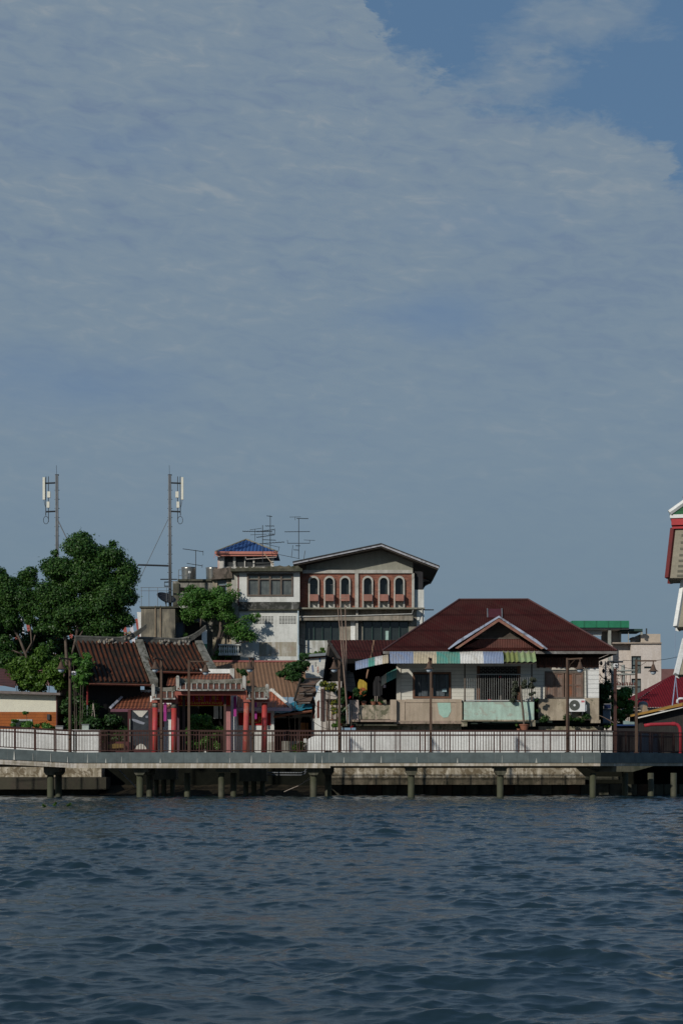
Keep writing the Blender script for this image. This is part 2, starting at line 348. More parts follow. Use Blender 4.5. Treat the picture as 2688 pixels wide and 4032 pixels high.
# ------------------------------------------------------------------ ground and water
DZ = Z(2964, 90)      # walkway deck level
g = MB()
g.face([(-900, 97.9, 1.9), (900, 97.9, 1.9), (3500, 5000, 1.9), (-3500, 5000, 1.9)])
g.face([(-900, 97.9, -2), (900, 97.9, -2), (900, 97.9, 1.9), (-900, 97.9, 1.9)])
g.build('ground', M('packed_earth', (.08, .07, .05), (.05, .045, .035)), kind='structure')
def water():
    ys = [8.0]
    while ys[-1] < 99.5: ys.append(ys[-1]+min(.06, .0014*ys[-1]+.004))
    ys = np.array(ys); nc = 980
    u = np.linspace(-1, 1, nc); u = np.concatenate([[-60, -20, -6, -2.2, -1.25], u, [1.25, 2.2, 6, 20, 60]])
    YY, UU = np.meshgrid(ys, u, indexing='ij'); XX = UU*(YY*.235+2.0)
    fade = np.clip((1.3-np.abs(UU))/.3, 0, 1)
    rs = np.random.RandomState(5); Zz = np.zeros_like(XX); dX = np.zeros_like(XX); dY = np.zeros_like(XX)
    n = 170; lam = np.exp(rs.uniform(math.log(.08), math.log(1.15), n)); lam[:14] = rs.uniform(1.3, 2.4, 14); main = R(262)
    grp = .9+.2*np.sin(XX*.43+YY*.21+1.1)*np.sin(YY*.37-XX*.17)+.16*np.sin(XX*1.31-YY*.83+2)*np.sin(XX*.5+YY*.71)+.26*np.sin(XX*.9+YY*1.9)*np.sin(YY*.93-XX*1.3+.6)
    for i in range(n):
        k = 2*math.pi/lam[i]; a_ = main+rs.normal(0, .42 if lam[i] > .7 else .6); kx, ky = k*math.cos(a_), k*math.sin(a_)
        sl_ = (.0275 if .18 < lam[i] < .75 else (.022 if lam[i] <= .18 else .019)); A = sl_/k; ph = kx*XX+ky*YY+rs.uniform(0, 6.28)
        res = np.clip(lam[i]/(.0022*YY+.02)-1.0, 0, 1)
        c_, s_ = np.cos(ph), np.sin(ph); Zz += A*c_*res*grp; q = 1.0*A*res*grp
        dX -= q*kx/k*s_; dY -= q*ky/k*s_
    XX = XX+dX*fade; YY2 = YY+dY*fade; Zz = Zz*fade
    V = np.stack([XX, YY2, Zz], -1).reshape(-1, 3); r_, c_ = Zz.shape
    idx = np.arange(r_*c_).reshape(r_, c_); q = np.stack([idx[:-1, :-1], idx[:-1, 1:], idx[1:, 1:], idx[1:, :-1]], -1).reshape(-1, 4)
    me = bpy.data.meshes.new('river_water'); me.vertices.add(len(V)); me.vertices.foreach_set('co', V.astype(np.float32).ravel())
    me.loops.add(q.size); me.loops.foreach_set('vertex_index', q.ravel().astype(np.int32)); me.polygons.add(len(q))
    me.polygons.foreach_set('loop_start', np.arange(0, q.size, 4, dtype=np.int32)); me.polygons.foreach_set('loop_total', np.full(len(q), 4, dtype=np.int32))
    me.polygons.foreach_set('use_smooth', np.ones(len(q), dtype=bool)); me.update(); me.validate()
    m = bpy.data.materials.new('river_water'); m.use_nodes = True; t = NT(m.node_tree); b = t.n['Principled BSDF']
    P = t.N('ShaderNodeNewGeometry').outputs['Position']; p = t.sep(P)
    b.inputs['Base Color'].default_value = (.012, .027, .037, 1); b.inputs['Roughness'].default_value = .06; b.inputs['IOR'].default_value = 1.333
    h = t.noise(t.comb(t.math('MULTIPLY', p[0], 5.0), t.math('MULTIPLY', p[1], 11.0)), 1.0, 6, .66, .4)
    bp = t.N('ShaderNodeBump', i={'Strength': .5, 'Distance': .018, 'Height': h}); t.l.new(bp.outputs[0], b.inputs['Normal'])
    me.materials.append(m)
    o = bpy.data.objects.new('water', me); COL.objects.link(o); o['kind'] = 'structure'
    g = MB(); g.face([(-900, -900, -.02), (900, -900, -.02), (900, 8, -.02), (-900, 8, -.02)])
    g.build('water_behind', m, kind='structure')
water()
# ------------------------------------------------------------------ foliage
def leaves(name, blobs, n, size, mat, parent, seed=1, sub=7, subr=.42, droop=0, aspect=.5):
    """many small leaf faces spread through clumps inside the given ellipsoids"""
    rs = np.random.RandomState(seed); cs = []; ws = []
    for (cx, cy, cz, rx, ry, rz) in blobs:
        k = max(3, int(sub*(rx*rz*4)))
        for _ in range(k):
            d = rs.normal(size=3); d /= np.linalg.norm(d); q = rs.uniform(.35, 1)**.5
            sr = subr*rs.uniform(.6, 1.25)*min(1, max(rx, rz)); cs.append((cx+d[0]*rx*q*.86, cy+d[1]*ry*q*.86, cz+d[2]*rz*q*.86, sr)); ws.append(sr*sr)
    cs = np.array(cs); ws = np.array(ws); ws /= ws.sum(); pick = rs.choice(len(cs), n, p=ws); C = cs[pick]
    d = rs.normal(size=(n, 3)); d /= np.linalg.norm(d, axis=1)[:, None]; rr = rs.uniform(.25, 1.08, n)**.6*np.where(rs.rand(n) < .12, rs.uniform(1.0, 1.5, n), 1)
    P = C[:, :3]+d*(C[:, 3]*rr)[:, None]*np.array([1.15, 1.15, .8]); P[:, 2] -= droop*rs.uniform(0, 1, n)*C[:, 3]
    nr = d+rs.normal(size=(n, 3))*.55+np.array([0, 0, .35]); nr /= np.linalg.norm(nr, axis=1)[:, None]
    a = np.cross(nr, rs.normal(size=(n, 3))); a /= np.linalg.norm(a, axis=1)[:, None]; b = np.cross(nr, a)
    s_ = (size*rs.uniform(.6, 1.3, n))[:, None]; L = np.array(WL[parent.name]) if parent is not None else np.zeros(3)
    v = np.stack([P+a*s_, P+b*s_*aspect, P-a*s_, P-b*s_*aspect], 1).reshape(-1, 3)-L
    me = bpy.data.meshes.new(name); me.from_pydata(v.tolist(), [], (np.arange(n*4).reshape(n, 4)).tolist()); me.materials.append(mat); me.update()
    o = bpy.data.objects.new(name, me); COL.objects.link(o); o.parent = parent; WL[o.name] = WL[parent.name] if parent else Vector(); return o
def el(x, y, rx, ry, Y, d=None):      # ellipse in the picture -> ellipsoid at distance Y
    s_ = Y/F; return (X(x, Y), Y+rnd.uniform(-.25, .25), Z(y, Y), rx*s_, (d if d else rx*s_*.8), ry*s_)
def tree(name, label, Y, base, limbs, blobs, n, size, mat, seed=1, bark=None, group=None, cat='tree', sub=7, subr=.42, zb=1.95, **kw):
    bx_, by_ = base; r = thing(name, label, cat, (X(bx_, Y), Y, zb), group)
    tr = MB()
    for lb in limbs:
        pts = [(X(x, Y+dy), Y+dy, Z(y, Y+dy)) for x, y, w_, dy in lb]; tr.tube(pts, [w_*.68*Y/F for x, y, w_, dy in lb], 7)
    if limbs: tr.build('trunk', bark or BARK, r, smooth=True)
    leaves('crown', [el(*b, Y) if len(b) == 4 else (lambda q: q)(el(b[0], b[1], b[2], b[3], Y+b[4])) for b in blobs], n, size, mat, r, seed, sub, subr, **kw)
    return r
# ------------------------------------------------------------------ the walkway
def zz(y, Y=90): return Z(y, Y)
YF = 90.0; YB = 92.6
XL = X(292, YF); XR = X(2362, YF)            # where the front edge bends; right bend shaped to keep that end in shade
PATH = [(X(-260, 88.6), 88.6, DZ+.36), (X(0, 89.3), 89.3, DZ+.19), (XL, YF, DZ), (XR, YF, DZ), (XR+6.5, YF+8.2, DZ)]
wk = thing('riverside_walkway', 'long raised concrete riverside walkway with grey slate-clad edge standing on piles', 'walkway', (0, 91, 0))
def ribbon(top, bot, off0, off1, name, mat, path=PATH, z2=None, **kw):
    b = MB(); n = len(path); nor = []
    for i in range(n):
        a = Vector(path[max(i-1, 0)]); c = Vector(path[min(i+1, n-1)]); d1 = (Vector(path[i])-a); d2 = (c-Vector(path[i])); d = Vector((0, 0, 0))
        for q in (d1, d2):
            q.z = 0
            if q.length > 1e-6: d += q.normalized()
        d.normalize(); nor.append(Vector((-d.y, d.x, 0)))
    for i in range(n-1):
        P = []
        for j in (i, i+1):
            p = Vector(path[j]); z = p.z
            P.append([(p+nor[j]*off0).to_tuple()[:2], (p+nor[j]*off1).to_tuple()[:2], z])
        v = []
        for (f, k, z) in P: v += [(*f, z+bot), (*f, z+top), (*k, z+bot), (*k, z+top)]
        b.poly(v, [(0, 4, 5, 1), (2, 3, 7, 6), (1, 5, 7, 3), (0, 2, 6, 4)])
    b.build(name, mat, wk, **kw); return nor
ribbon(0, -.20, .10, YB-YF, 'deck', CONC)
ribbon(.02, -.50, -.03, .11, 'slate_facing', SLATE)
lip_path = PATH
ribbon(-.503, -.66, .02, .5, 'edge_beam', LIP)
# heavy soffit beam on the left half
lo = [PATH[0], PATH[1], PATH[2], (X(1300, YF), YF, DZ)]
ribbon(-.66, -.76, .03, .6, 'edge_beam', LIP, path=lo)
b = MB()
for x in (58, 132, 202, 268, 346, 418, 480, 632, 778, 905, 990, 1062, 1162, 1240, 1268, 1354, 1500, 1640, 1800, 1975, 2110, 2290):   # pale lime runs at the joints
    Yq = YF if x > 292 else YF-(292-x)/292*.7; zq = DZ if x > 292 else DZ+(292-x)/292*.19
    wd = rnd.choice([.03, .05, .09, .012, .02]); hh = rnd.uniform(.2, .46)
    b = MB(); b.prism([(X(x, Yq)-wd/2-.01, zq-.5), (X(x, Yq)+wd/2, zq-.5), (X(x, Yq)+.006, zq-.5+hh), (X(x, Yq)-.006, zq-.5+hh)], Yq-.036-.02*(x < 292), .01)
    b.build('lime_stain', M('lime_deposit', (.5, .5, .46), (.36, .37, .34)), wk)
b = MB()
for x in range(330, 2360, 131): b.box(X(x, YF)-.004, YF-.034, DZ-.49, X(x, YF)+.004, YF-.029, DZ-.01)
b.build('facing_joint', M('dark_joint', (.07, .085, .085)), wk)
def pile(x, Y, zt, r=.17, cap=None, lean=0):
    b = MB().tube([(X(x, Y)+lean, Y, -1.5), (X(x, Y), Y, zt)], r, 14); b.build('pile', PILE, wk, smooth=True)
    if cap:
        c = MB(); c.prism([(X(x, Y)-cap*.6, zt), (X(x, Y)+cap*.6, zt), (X(x, Y)+cap, zt+.16), (X(x, Y)+cap, DZ-.665), (X(x, Y)-cap, DZ-.665), (X(x, Y)-cap, zt+.16)], Y-.28, .56)
        c.build('pile_cap', CONCD, wk)
zc = Z(3052, 90.6)
for x in (200, 552, 1234, 1618, 1968): pile(x, 90.7, zc, .17, .3)
for x in (232, 590, 1292): pile(x, 92.0, zc, .17, .3)
for x in (872, 2332, 2458, 2560, 2650): pile(x, 90.9 if x < 2400 else 93.0, zc+.1, .16)
for x in (738, 920): pile(x, 92.1, zc+.1, .16)
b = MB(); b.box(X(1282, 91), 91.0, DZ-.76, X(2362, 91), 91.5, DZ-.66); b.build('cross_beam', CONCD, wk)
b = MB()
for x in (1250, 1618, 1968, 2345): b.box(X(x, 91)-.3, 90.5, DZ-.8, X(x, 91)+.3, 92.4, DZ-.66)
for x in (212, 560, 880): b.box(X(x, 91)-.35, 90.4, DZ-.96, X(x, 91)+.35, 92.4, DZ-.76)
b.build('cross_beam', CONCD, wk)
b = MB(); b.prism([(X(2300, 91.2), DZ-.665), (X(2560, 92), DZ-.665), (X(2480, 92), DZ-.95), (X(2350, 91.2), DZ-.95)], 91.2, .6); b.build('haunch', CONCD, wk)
# stub-pile jetty pieces under the walkway
def stub(x0, x1, y0, y1, xs, label):
    r = thing('old_jetty_block', label, 'concrete block', (X((x0+x1)/2, 94), 94, 0), 'old concrete jetty blocks under the walkway')
    MB().pb(x0, y0, x1, y1, 93.4, 1.4).build('block', CONCD, r)
    for x in xs: MB().tube([(X(x, 93.9), 93.9, -1.2), (X(x, 93.9), 93.9, Z(y1, 93.9))], .13, 10).build('leg', PILE, r, smooth=True)
stub(588, 693, 3026, 3070, (616, 646, 680), 'square concrete jetty block on three stub piles below the dark glazed door')
stub(942, 1050, 3026, 3077, (968, 1000, 1034), 'broad concrete jetty block on three stub piles below the gate right side')
# pipes, brace and ropes under the walkway
b = MB(); Yp = 94.5
for k in (0, 9): b.tube([(X(1050, Yp), Yp, Z(3042+k, Yp)), (X(1185, Yp), Yp, Z(3043+k, Yp)), (X(1200, Yp), Yp, Z(3038+k, Yp)), (X(1205, Yp), Yp, Z(3028+k, Yp))], .032, 8)
b.build('water_pipe', STEEL, smooth=True, label='pair of grey metal pipes running under the walkway and turning up', cat='pipe')
MB().tube([(X(470, 92.9), 92.9, Z(3032, 92.9)), (X(536, 92.9), 92.9, Z(3100, 92.9))], .035, 6).build('diagonal_brace', STEEL, label='thin grey diagonal pole slanting down to the water under the walkway', cat='pole')
rp = [(1232, 3058), (1222, 3068), (1200, 3078), (1172, 3095), (1140, 3108), (1118, 3118)]
b = MB().tube([(X(x, 91.5), 91.5, Z(y, 91.5)) for x, y in rp], .022, 6)
b.tube([(X(1232, 91.5), 91.5, Z(3056, 91.5)), (X(1215, 91.5), 91.5, Z(3063, 91.5)), (X(1202, 91.5), 91.5, Z(3076, 91.5))], .012, 5)
b.build('mooring_rope', M('pale_rope', (.34, .30, .26), (.26, .2, .17)), label='pale mooring rope hanging from a walkway pile', cat='rope')
# ------------------------------------------------------------------ railings
def railing(label, P0, P1, posts, bal=.14, h=1.1, mat=BROWN, base_plate=()):
    P0, P1 = Vector(P0), Vector(P1); d = P1-P0; L = Vector((d.x, d.y, 0)).length
    r = thing('railing', label, 'railing', P0)
    at = lambda f: P0+d*f
    for nm, z, rr in (('top_rail', h, .028), ('middle_rail', h-.21, .022), ('bottom_rail', .1, .018)):
        MB().tube([P0+Vector((0, 0, z)), P1+Vector((0, 0, z))], rr, 6).build(nm, mat, r)
    for i in range(posts+1):
        p = at(i/posts); MB().box(p.x-.03, p.y-.03, p.z-.05, p.x+.03, p.y+.03, p.z+h-.03).build('post', mat, r)
    for i in range(posts):
        b = MB(); n = max(2, round(L/posts/bal))
        for k in range(1, n):
            p = at((i+k/n)/posts); b.box(p.x-.0095, p.y-.0095, p.z+.1, p.x+.0095, p.y+.0095, p.z+h-.02)
        b.build('baluster_panel', mat, r)
    return r
yf = YF+.06
e0 = Vector((X(-260, 88.6), 88.68, DZ+.37)); e1 = Vector((XL, yf, DZ+.01)); e2 = Vector((XR, yf, DZ+.01))
railing('brown railing on the sloping left stretch of the walkway edge', e0, e1, 7)
railing('long brown railing along the river edge of the walkway', e1, e2, 21)
railing('brown railing turning away at the right end of the walkway river edge', e2, (XR+6.3, yf+8.1, DZ+.01), 8)
railing('brown railing on the land side of the sloping left stretch of walkway', (X(-260, 91.2), 91.2, DZ+.37), (X(300, YB-.06), YB-.06, DZ+.01), 7)
railing('long brown railing along the land side of the walkway', (X(300, YB-.06), YB-.06, DZ+.01), (X(2330, YB-.06), YB-.06, DZ+.01), 21)
railing('brown railing turning away on the land side at the right end', (X(2330, YB-.06), YB-.06, DZ+.01), (X(2330, YB)+5.5, YB+7.1, DZ+.01), 7)
# ------------------------------------------------------------------ lamps
LG = 'brown lamp posts along the walkway'
def lamp(label, x, Y, ang, z0=None, ytop=2594):
    z0 = DZ if z0 is None else z0; x_ = X(x, Y); r = thing('street_lamp', label, 'street lamp', (0, 0, 0), LG)
    H = 4.75
    MB().box(-.11, -.11, 0, .11, .11, .05).build('base_plate', BROWN, r)
    MB().box(-.062, -.062, .05, .062, .062, 2.3).box(-.055, -.055, 2.3, .055, .055, H).build('pole', BROWNL, r)
    MB().box(.055, -.03, H-.1, 1.02, .03, H-.03).tube([(.05, 0, H-.62), (.2, 0, H-.32), (.5, 0, H-.12)], .014, 6).build('arm', BROWNL, r)
    s_ = MB().lathe((.86, 0, H), [(.03, -.1), (.03, -.24), (.075, -.26), (.075, -.31), (.10, -.36), (.13, -.46), (.175, -.53), (.25, -.585), (.26, -.60), (.2, -.60)], 18).build('lamp_shade', BROWNL, r, smooth=True)
    MB().lathe((.86, 0, H), [(.155, -.60), (.15, -.66), (.12, -.72), (.06, -.765), (.01, -.775)], 16).build('bulb', GLOBE, s_ if False else r, smooth=True)
    r.location = (x_, Y, z0); r.rotation_euler = (0, 0, ang); return r
l0 = lamp('brown lamp post at the bend of the walkway with a camera beside it', 277, 90.4, R(248))
def lamp2(label, x, Y, deg): return dup(l0, (X(x, Y), Y, DZ), label, R(deg))
lamp2('brown lamp post beside the left gate pillar', 636, 90.4, 255)
lamp2('brown lamp post in front of the red signboard with its arm to the right', 744, 92.3, 0)
lamp2('brown lamp post between the two right gate pillars', 996, 90.4, 262)
lamp2('brown lamp post by the veranda plants', 1336, 90.4, 252)
lamp2('brown lamp post in front of the brown framed window', 1695, 90.4, 262)
lamp2('brown lamp post just left of the air conditioner', 2233, 90.4, -52)
lamp2('rightmost brown lamp post, its arm reaching right over the beige building', 2503, 91.8, 0)
def cctv(label, x, y, Y, tall=None):
    r = thing('security_camera', label, 'camera', (X(x, Y), Y, tall if tall is not None else Z(y, Y)))
    if tall is not None: MB().box(X(x, Y)-.07, Y-.07, tall, X(x, Y)+.07, Y+.07, Z(y, Y)-.16).build('pole', BROWN, r)
    if tall is None: MB().tube([(X(277, Y), Y+.05, Z(y, Y)), (X(x, Y), Y, Z(y, Y))], .02, 6).build('bracket', STEELD, r)
    b = MB().box(X(x, Y)-.09, Y-.22, Z(y, Y)-.09, X(x, Y)+.09, Y+.1, Z(y, Y)+.09)
    b.build('camera_body', WHITEM, r)
    MB().lathe((X(x, Y), Y-.225, Z(y, Y)), [(.05, 0), (.05, -.05)], 12, axis='y').build('lens', STEELD, r)
cctv('white camera on the lamp post at the walkway bend', 293, 2651, 90.2)
cctv('white camera on top of its own brown post by the utility pole', 2420, 2620, 92.3, DZ)
MB().box(X(1280, 90.2), 90.2, DZ+.02, X(1307, 90.2), 90.5, DZ+.12).build('dark_bundle', DARKW, label='small dark bundle lying on the walkway edge', cat='bundle')
# ------------------------------------------------------------------ seawalls
YC = 96.2
sw = thing('seawall', 'mossy pale-capped seawall over dark sheet piles under the right half of the walkway', 'seawall', (X(1800, YC), YC, 0))
MB().prism([(X(1286, YC), Z(3020, YC)), (X(2262, YC), Z(3020, YC)), (X(2302, YC), Z(3058, YC)), (X(2302, YC), Z(3090, YC)), (X(1286, YC), Z(3090, YC))], YC, 1.9).build('cap', CAP, sw)  # slanted right end follows the shadow edge, put into the shape
MB().pb(1286, 3061, 2301, 3089.5, YC-.02, .03).build('tide_stain', M('brown_tide_stain', (.20, .165, .115), (.11, .09, .06), dirt=(.04, .035, .02), da=.8, dz=.5, streak=(.06, .05, .03), sa=.7, sth=.46), sw)
k = 0; x = 1286
while x < 3000:
    wd = rnd.choice((44, 52, 60)); MB().pb(x+3, 3088, x+wd, 3150, YC+1.15+(k % 2)*.22, .3).build('sheet_pile', M('rusty_sheet_pile', (.09, .05, .03), (.06, .045, .03)) if k % 5 == 3 else CONCD, sw); x += wd; k += 1
MB().pb(2302, 3058, 2440, 3070, YC, .8).build('cap', CONCD, sw)  # shaded end of the cap, its shade given as a dark colour
MB().pb(1290, 3000, 3000, 3150, YC+1.42, .2).build('retaining_wall', M('underdeck_shade_wall', (.010, .011, .008), (.006, .007, .005), spec=.05), sw)  # near-black colour holds the shade under the deck
sl_ = thing('seawall', 'brown concrete beam and grimy white ledge under the left end of the walkway', 'seawall', (X(200, YC), YC, 0))
MB().pb(-300, 3060, 418, 3108, 95.6, 2.2).build('beam', M('brown_river_concrete', (.06, .048, .034), (.04, .033, .024), streak=(.05, .05, .03)), sl_)
MB().pb(-300, 3020, 400, 3060, YC, 1.5).build('ledge', CAP, sl_)
MB().pb(-300, 3106, 390, 3150, YC+1.1, .4).build('sheet_pile', CONCD, sl_)
# mud bank in the middle
b = MB(); rs = random.Random(3); nx, ny = 44, 8; k0 = 0
for j in range(ny):
    for i in range(nx):
        xx = X(395+i*21, YC); yy = 95.2+j*.4; b.v.append((xx, yy, -.12+j*.11+rs.uniform(-.05, .05)))
for j in range(ny-1):
    for i in range(nx-1): b.f.append((j*nx+i, j*nx+i+1, (j+1)*nx+i+1, (j+1)*nx+i)); b.mi.append(0)
b.build('mud_bank', M('wet_mud', (.035, .028, .018), (.02, .017, .012), bump=.8, spec=.1), kind='structure')
MB().pb(395, 3000, 1290, 3150, 97.6, .25).build('bank_wall', M('underdeck_shade_wall', (.010, .011, .008), (.006, .007, .005), spec=.05), label='near-black wall behind the mud bank, shade under the walkway put into its colour', cat='wall')  # underdeck shade painted in as a near-black wall colour
# white boundary walls
YW = 96.7
b = MB().pp([(1210, 2962), (1210, 2912), (1226, 2902), (1262, 2890), (1275, 2880), (1300, 2876), (2370, 2876), (2370, 2972), (1210, 2972)], YW, .25)
b.build('boundary_wall', WALLW, label='long white painted boundary wall behind the right half of the railing', cat='wall')
b = MB().pp([(-300, 2972), (-300, 2868), (395, 2874), (398, 2972)], YW, .25)
b.build('boundary_wall', WALLW, label='white painted boundary wall behind the left end of the railing', cat='wall')
wx = X(2372, YW); b = MB()
b.poly([(wx, YW, 1.5), (wx+3.0, YW+2.2, 1.5), (wx+3.0, YW+2.2, Z(2877, YW)), (wx, YW, Z(2877, YW)), (wx, YW+.25, 1.5), (wx+3.0, YW+2.5, 1.5), (wx+3.0, YW+2.5, Z(2877, YW)), (wx, YW+.25, Z(2877, YW))], [(0, 1, 2, 3), (5, 4, 7, 6), (3, 2, 6, 7), (1, 5, 6, 2), (0, 3, 7, 4)])
bw = M('shade_blue_fence', (.16, .18, .21), (.12, .14, .165), lx=.3, la=.4)  # blue-grey stands in for the shade on this end of the wall
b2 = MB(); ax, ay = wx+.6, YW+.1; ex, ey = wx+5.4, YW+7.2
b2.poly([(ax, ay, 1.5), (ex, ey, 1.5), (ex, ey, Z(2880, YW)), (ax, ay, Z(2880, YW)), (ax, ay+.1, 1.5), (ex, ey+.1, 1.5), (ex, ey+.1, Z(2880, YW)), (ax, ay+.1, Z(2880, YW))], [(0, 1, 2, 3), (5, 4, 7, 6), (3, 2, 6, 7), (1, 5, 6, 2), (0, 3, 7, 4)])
b2.build('sheet_fence', bw, label='sheet metal fence behind the right end of the railing, shade put into its blue-grey', cat='fence')
MB().pb(2371, 2877, 2424, 2972, YW, .25).build('boundary_wall', WALLW, label='short end piece of the white wall below the rusty sheet roof', cat='wall')
# ------------------------------------------------------------------ house with the maroon hipped roof
YE = 97.4; YH = 98.6; YR = 102.6      # eave, wall, ridge distances
hs = thing('riverside_house', 'white boarded riverside house with big maroon hipped roof and front gable', 'house', (X(1950, YH), YH, 1.95))
A = Vector((X(1506, YE), YE, Z(2562, YE))); B = Vector((X(2428, YE), YE, Z(2562, YE)))
C = Vector((X(2078, YR), YR, Z(2361, YR))); D = Vector((X(1808, YR), YR, Z(2361, YR)))
Wd = (B-A).length; U = Vector((0, YR-YE, C.z-A.z)); UL = U.length
uL = (D.x-A.x)/Wd; uR = (C.x-A.x)/Wd
rf = MB().corr(A, B, U, lambda u: UL*min(1, u/uL, (1-u)/(1-uR)), .105, .011, nseg=1).build('roof', MAROON, hs)
A2 = Vector((A.x, 2*YR-YE, A.z)); B2 = Vector((B.x, 2*YR-YE, B.z))
b = MB(); b.face([A, D, A2]).face([B, B2, C]).face([A2, D, C, B2]); b.build('roof', MAROON, hs)
b = MB()
for p, q in ((A, D), (D, C), (C, B)): b.tube([p+Vector((0, 0, .02)), q+Vector((0, 0, .03))], .05, 6)
b.build('ridge_cap', M('maroon_ridge_cap', (.09, .04, .04), (.07, .035, .035)), rf)
b = MB(); b.pb(1910, 2402, 1979, 2431, 99.5, .01)      # darker patch with two pale flashings
s0 = lambda Yq: A.z+(Yq-YE)*(C.z-A.z)/(YR-YE)
def onroof(x, y):          # the point of the front slope seen at this picture point
    k = (C.z-A.z)/(YR-YE); Yq = (A.z-k*YE-EYE)/((HY-y)/F-k); return Vector((X(x, Yq), Yq, Z(y, Yq)))
n_ = Vector((0, -(C.z-A.z), YR-YE)).normalized()
b = MB(); b.slab([onroof(1918, 2434)+n_*.05, onroof(1975, 2434)+n_*.05, onroof(1973, 2400)+n_*.05, onroof(1920, 2400)+n_*.05], .03); b.build('roof_patch', M('darker_maroon', (.075, .014, .02)), rf)
b = MB()
for x in (1918, 1975): b.slab([onroof(x-2, 2434)+n_*.08, onroof(x+2, 2434)+n_*.08, onroof(x+1, 2400)+n_*.08, onroof(x-3, 2400)+n_*.08], .04)
b.build('flashing', STEEL, rf)
# fascia and soffit
b = MB(); b.box(A.x+.02, YE-.03, A.z-.17, B.x, YE, A.z-.03); b.build('fascia', M('grey_gutter_board', (.20, .19, .18), (.12, .11, .10), dirt=(.34, .34, .33), da=.5), hs)
b = MB(); b.face([(A.x, YE, A.z-.16), (B.x, YE, A.z-.16), (B.x, YH+.3, A.z-.10), (A.x, YH+.3, A.z-.10)]); b.build('soffit', DARKW, hs)
b = MB(); b.box(B.x-.03, YE, B.z-.17, B.x, 2*YR-YE, B.z-.03); b.build('fascia', M('grey_gutter_board'), hs)
# front gable
YG = 96.9
gp = lambda x, y: (X(x, YG), Z(y, YG))
ap = gp(1962, 2428)
g1 = thing_part = MB()
def gslope(x0, y0, x1, y1, th, ydeep, mat, name, par):
    p = Vector((X(x0, YG), YG, Z(y0, YG))); q = Vector((X(x1, YG), YG, Z(y1, YG))); dz = Vector((0, 0, -th))
    yb = ydeep
    b = MB().poly([p, q, q+dz, p+dz, (p.x, yb, p.z), (q.x, yb, q.z), (q.x, yb, q.z-th), (p.x, yb, p.z-th)], [(0, 1, 2, 3), (5, 4, 7, 6), (0, 4, 5, 1), (3, 2, 6, 7), (0, 3, 7, 4), (1, 5, 6, 2)])
    return b.build(name, mat, par)
gslope(1962, 2427, 1764, 2556, .05, 100.6, MAROON, 'gable_roof', hs); gslope(1962, 2427, 2153, 2556, .05, 100.6, MAROON, 'gable_roof', hs)
b = MB(); YG2 = YG-.05
b.pp([(1963, 2424), (1963, 2432), (1766, 2557), (1762, 2554), (1800, 2522)], YG2, .07); b.pp([(1963, 2424), (1963, 2432), (2150, 2558), (2155, 2554), (2110, 2518)], YG2, .07)
b.build('verge_flashing', M('white_blue_verge', (.40, .45, .56), (.28, .33, .45), dirt=(.10, .10, .12), da=.7, dz=.5), hs)
b = MB(); b.pp([(1962, 2434), (1962, 2447), (1802, 2554), (1790, 2552)], YG-.02, .06); b.build('bargeboard', M('faded_brown_board', (.26, .12, .09), (.20, .09, .07), dirt=(.35, .28, .14), da=.4), hs)
b = MB(); b.pp([(1962, 2434), (1962, 2447), (2130, 2556), (2142, 2552)], YG-.02, .06); b.build('bargeboard', M('faded_brown_board'), hs)
YI = 97.75
b = MB(); b.pp([(1962, 2440), (2050, 2513), (1865, 2513)], YI, .05); b.build('gable_boards', M('dark_louvre_boards', (.10, .08, .065), (.06, .05, .04), lines=.09, la=.7), hs)
b = MB().corr((X(1800, YI), YI-.06, Z(2560, YI)), (X(2140, YI), YI-.06, Z(2560, YI)), (0, .0, 1), lambda u: max(.01, min((Z(2513, YI)-Z(2560, YI)), u*2.3, (1-u)*2.3)), .09, .012); b.build('gable_sheet', M('brown_maroon_sheet', (.13, .045, .035), (.09, .035, .028)), hs)
MB().pb(1868, 2511, 2048, 2515, YI-.1, .08).build('gable_rail', TIMBER, hs)
# main walls with real openings: pieces around the windows
def wall_with(openings, x0, y0, x1, y1, Y, mat, name, par, d=.15):
    b = MB(); xs = sorted({x0, x1, *[o[0] for o in openings], *[o[2] for o in openings]})
    for a_, c_ in zip(xs[:-1], xs[1:]):
        segs = [(y0, y1)]
        for o in openings:
            if o[0] <= a_ and o[2] >= c_:
                ns = []
                for (s, e) in segs:
                    if o[1] > s: ns.append((s, min(e, o[1])))
                    if o[3] < e: ns.append((max(s, o[3]), e))
                segs = [q for q in ns if q[1]-q[0] > .5]
        for s, e in segs: b.pb(a_, s, c_, e, Y, d)
    return b.build(name, mat, par)
wall_with([(1624, 2648, 1775, 2748), (1880, 2622, 2040, 2800), (2146, 2646, 2296, 2746)], 1576, 2600, 2312, 2762, YH, SIDING, 'wall', hs)
MB().pb(2312, 2628, 2356, 2748, YH-.02, .17).build('wall', SIDINGW, hs)
MB().pb(1560, 2600, 1577, 2758, YH-.06, .2).build('corner_post', M('cream_post', (.55, .52, .45), (.48, .45, .39)), hs)
MB().pb(2296, 2630, 2312, 2750, YH-.05, .05).build('wall', SIDING, hs)
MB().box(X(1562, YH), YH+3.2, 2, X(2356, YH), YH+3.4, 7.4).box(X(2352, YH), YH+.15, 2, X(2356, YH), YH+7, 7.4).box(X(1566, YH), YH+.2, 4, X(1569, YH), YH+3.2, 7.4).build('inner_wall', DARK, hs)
MB().pb(2112, 2588, 2356, 2628, YH-.1, .12).build('valance_boards', WOODRED, hs)
b = MB(); 
for i in range(20): b.pb(2114+i*12, 2588, 2122+i*12, 2618 if i % 2 else 2630, YH-.16, .05)
b.build('valance_fringe', M('dark_fringe_boards', (.07, .035, .025)), hs)
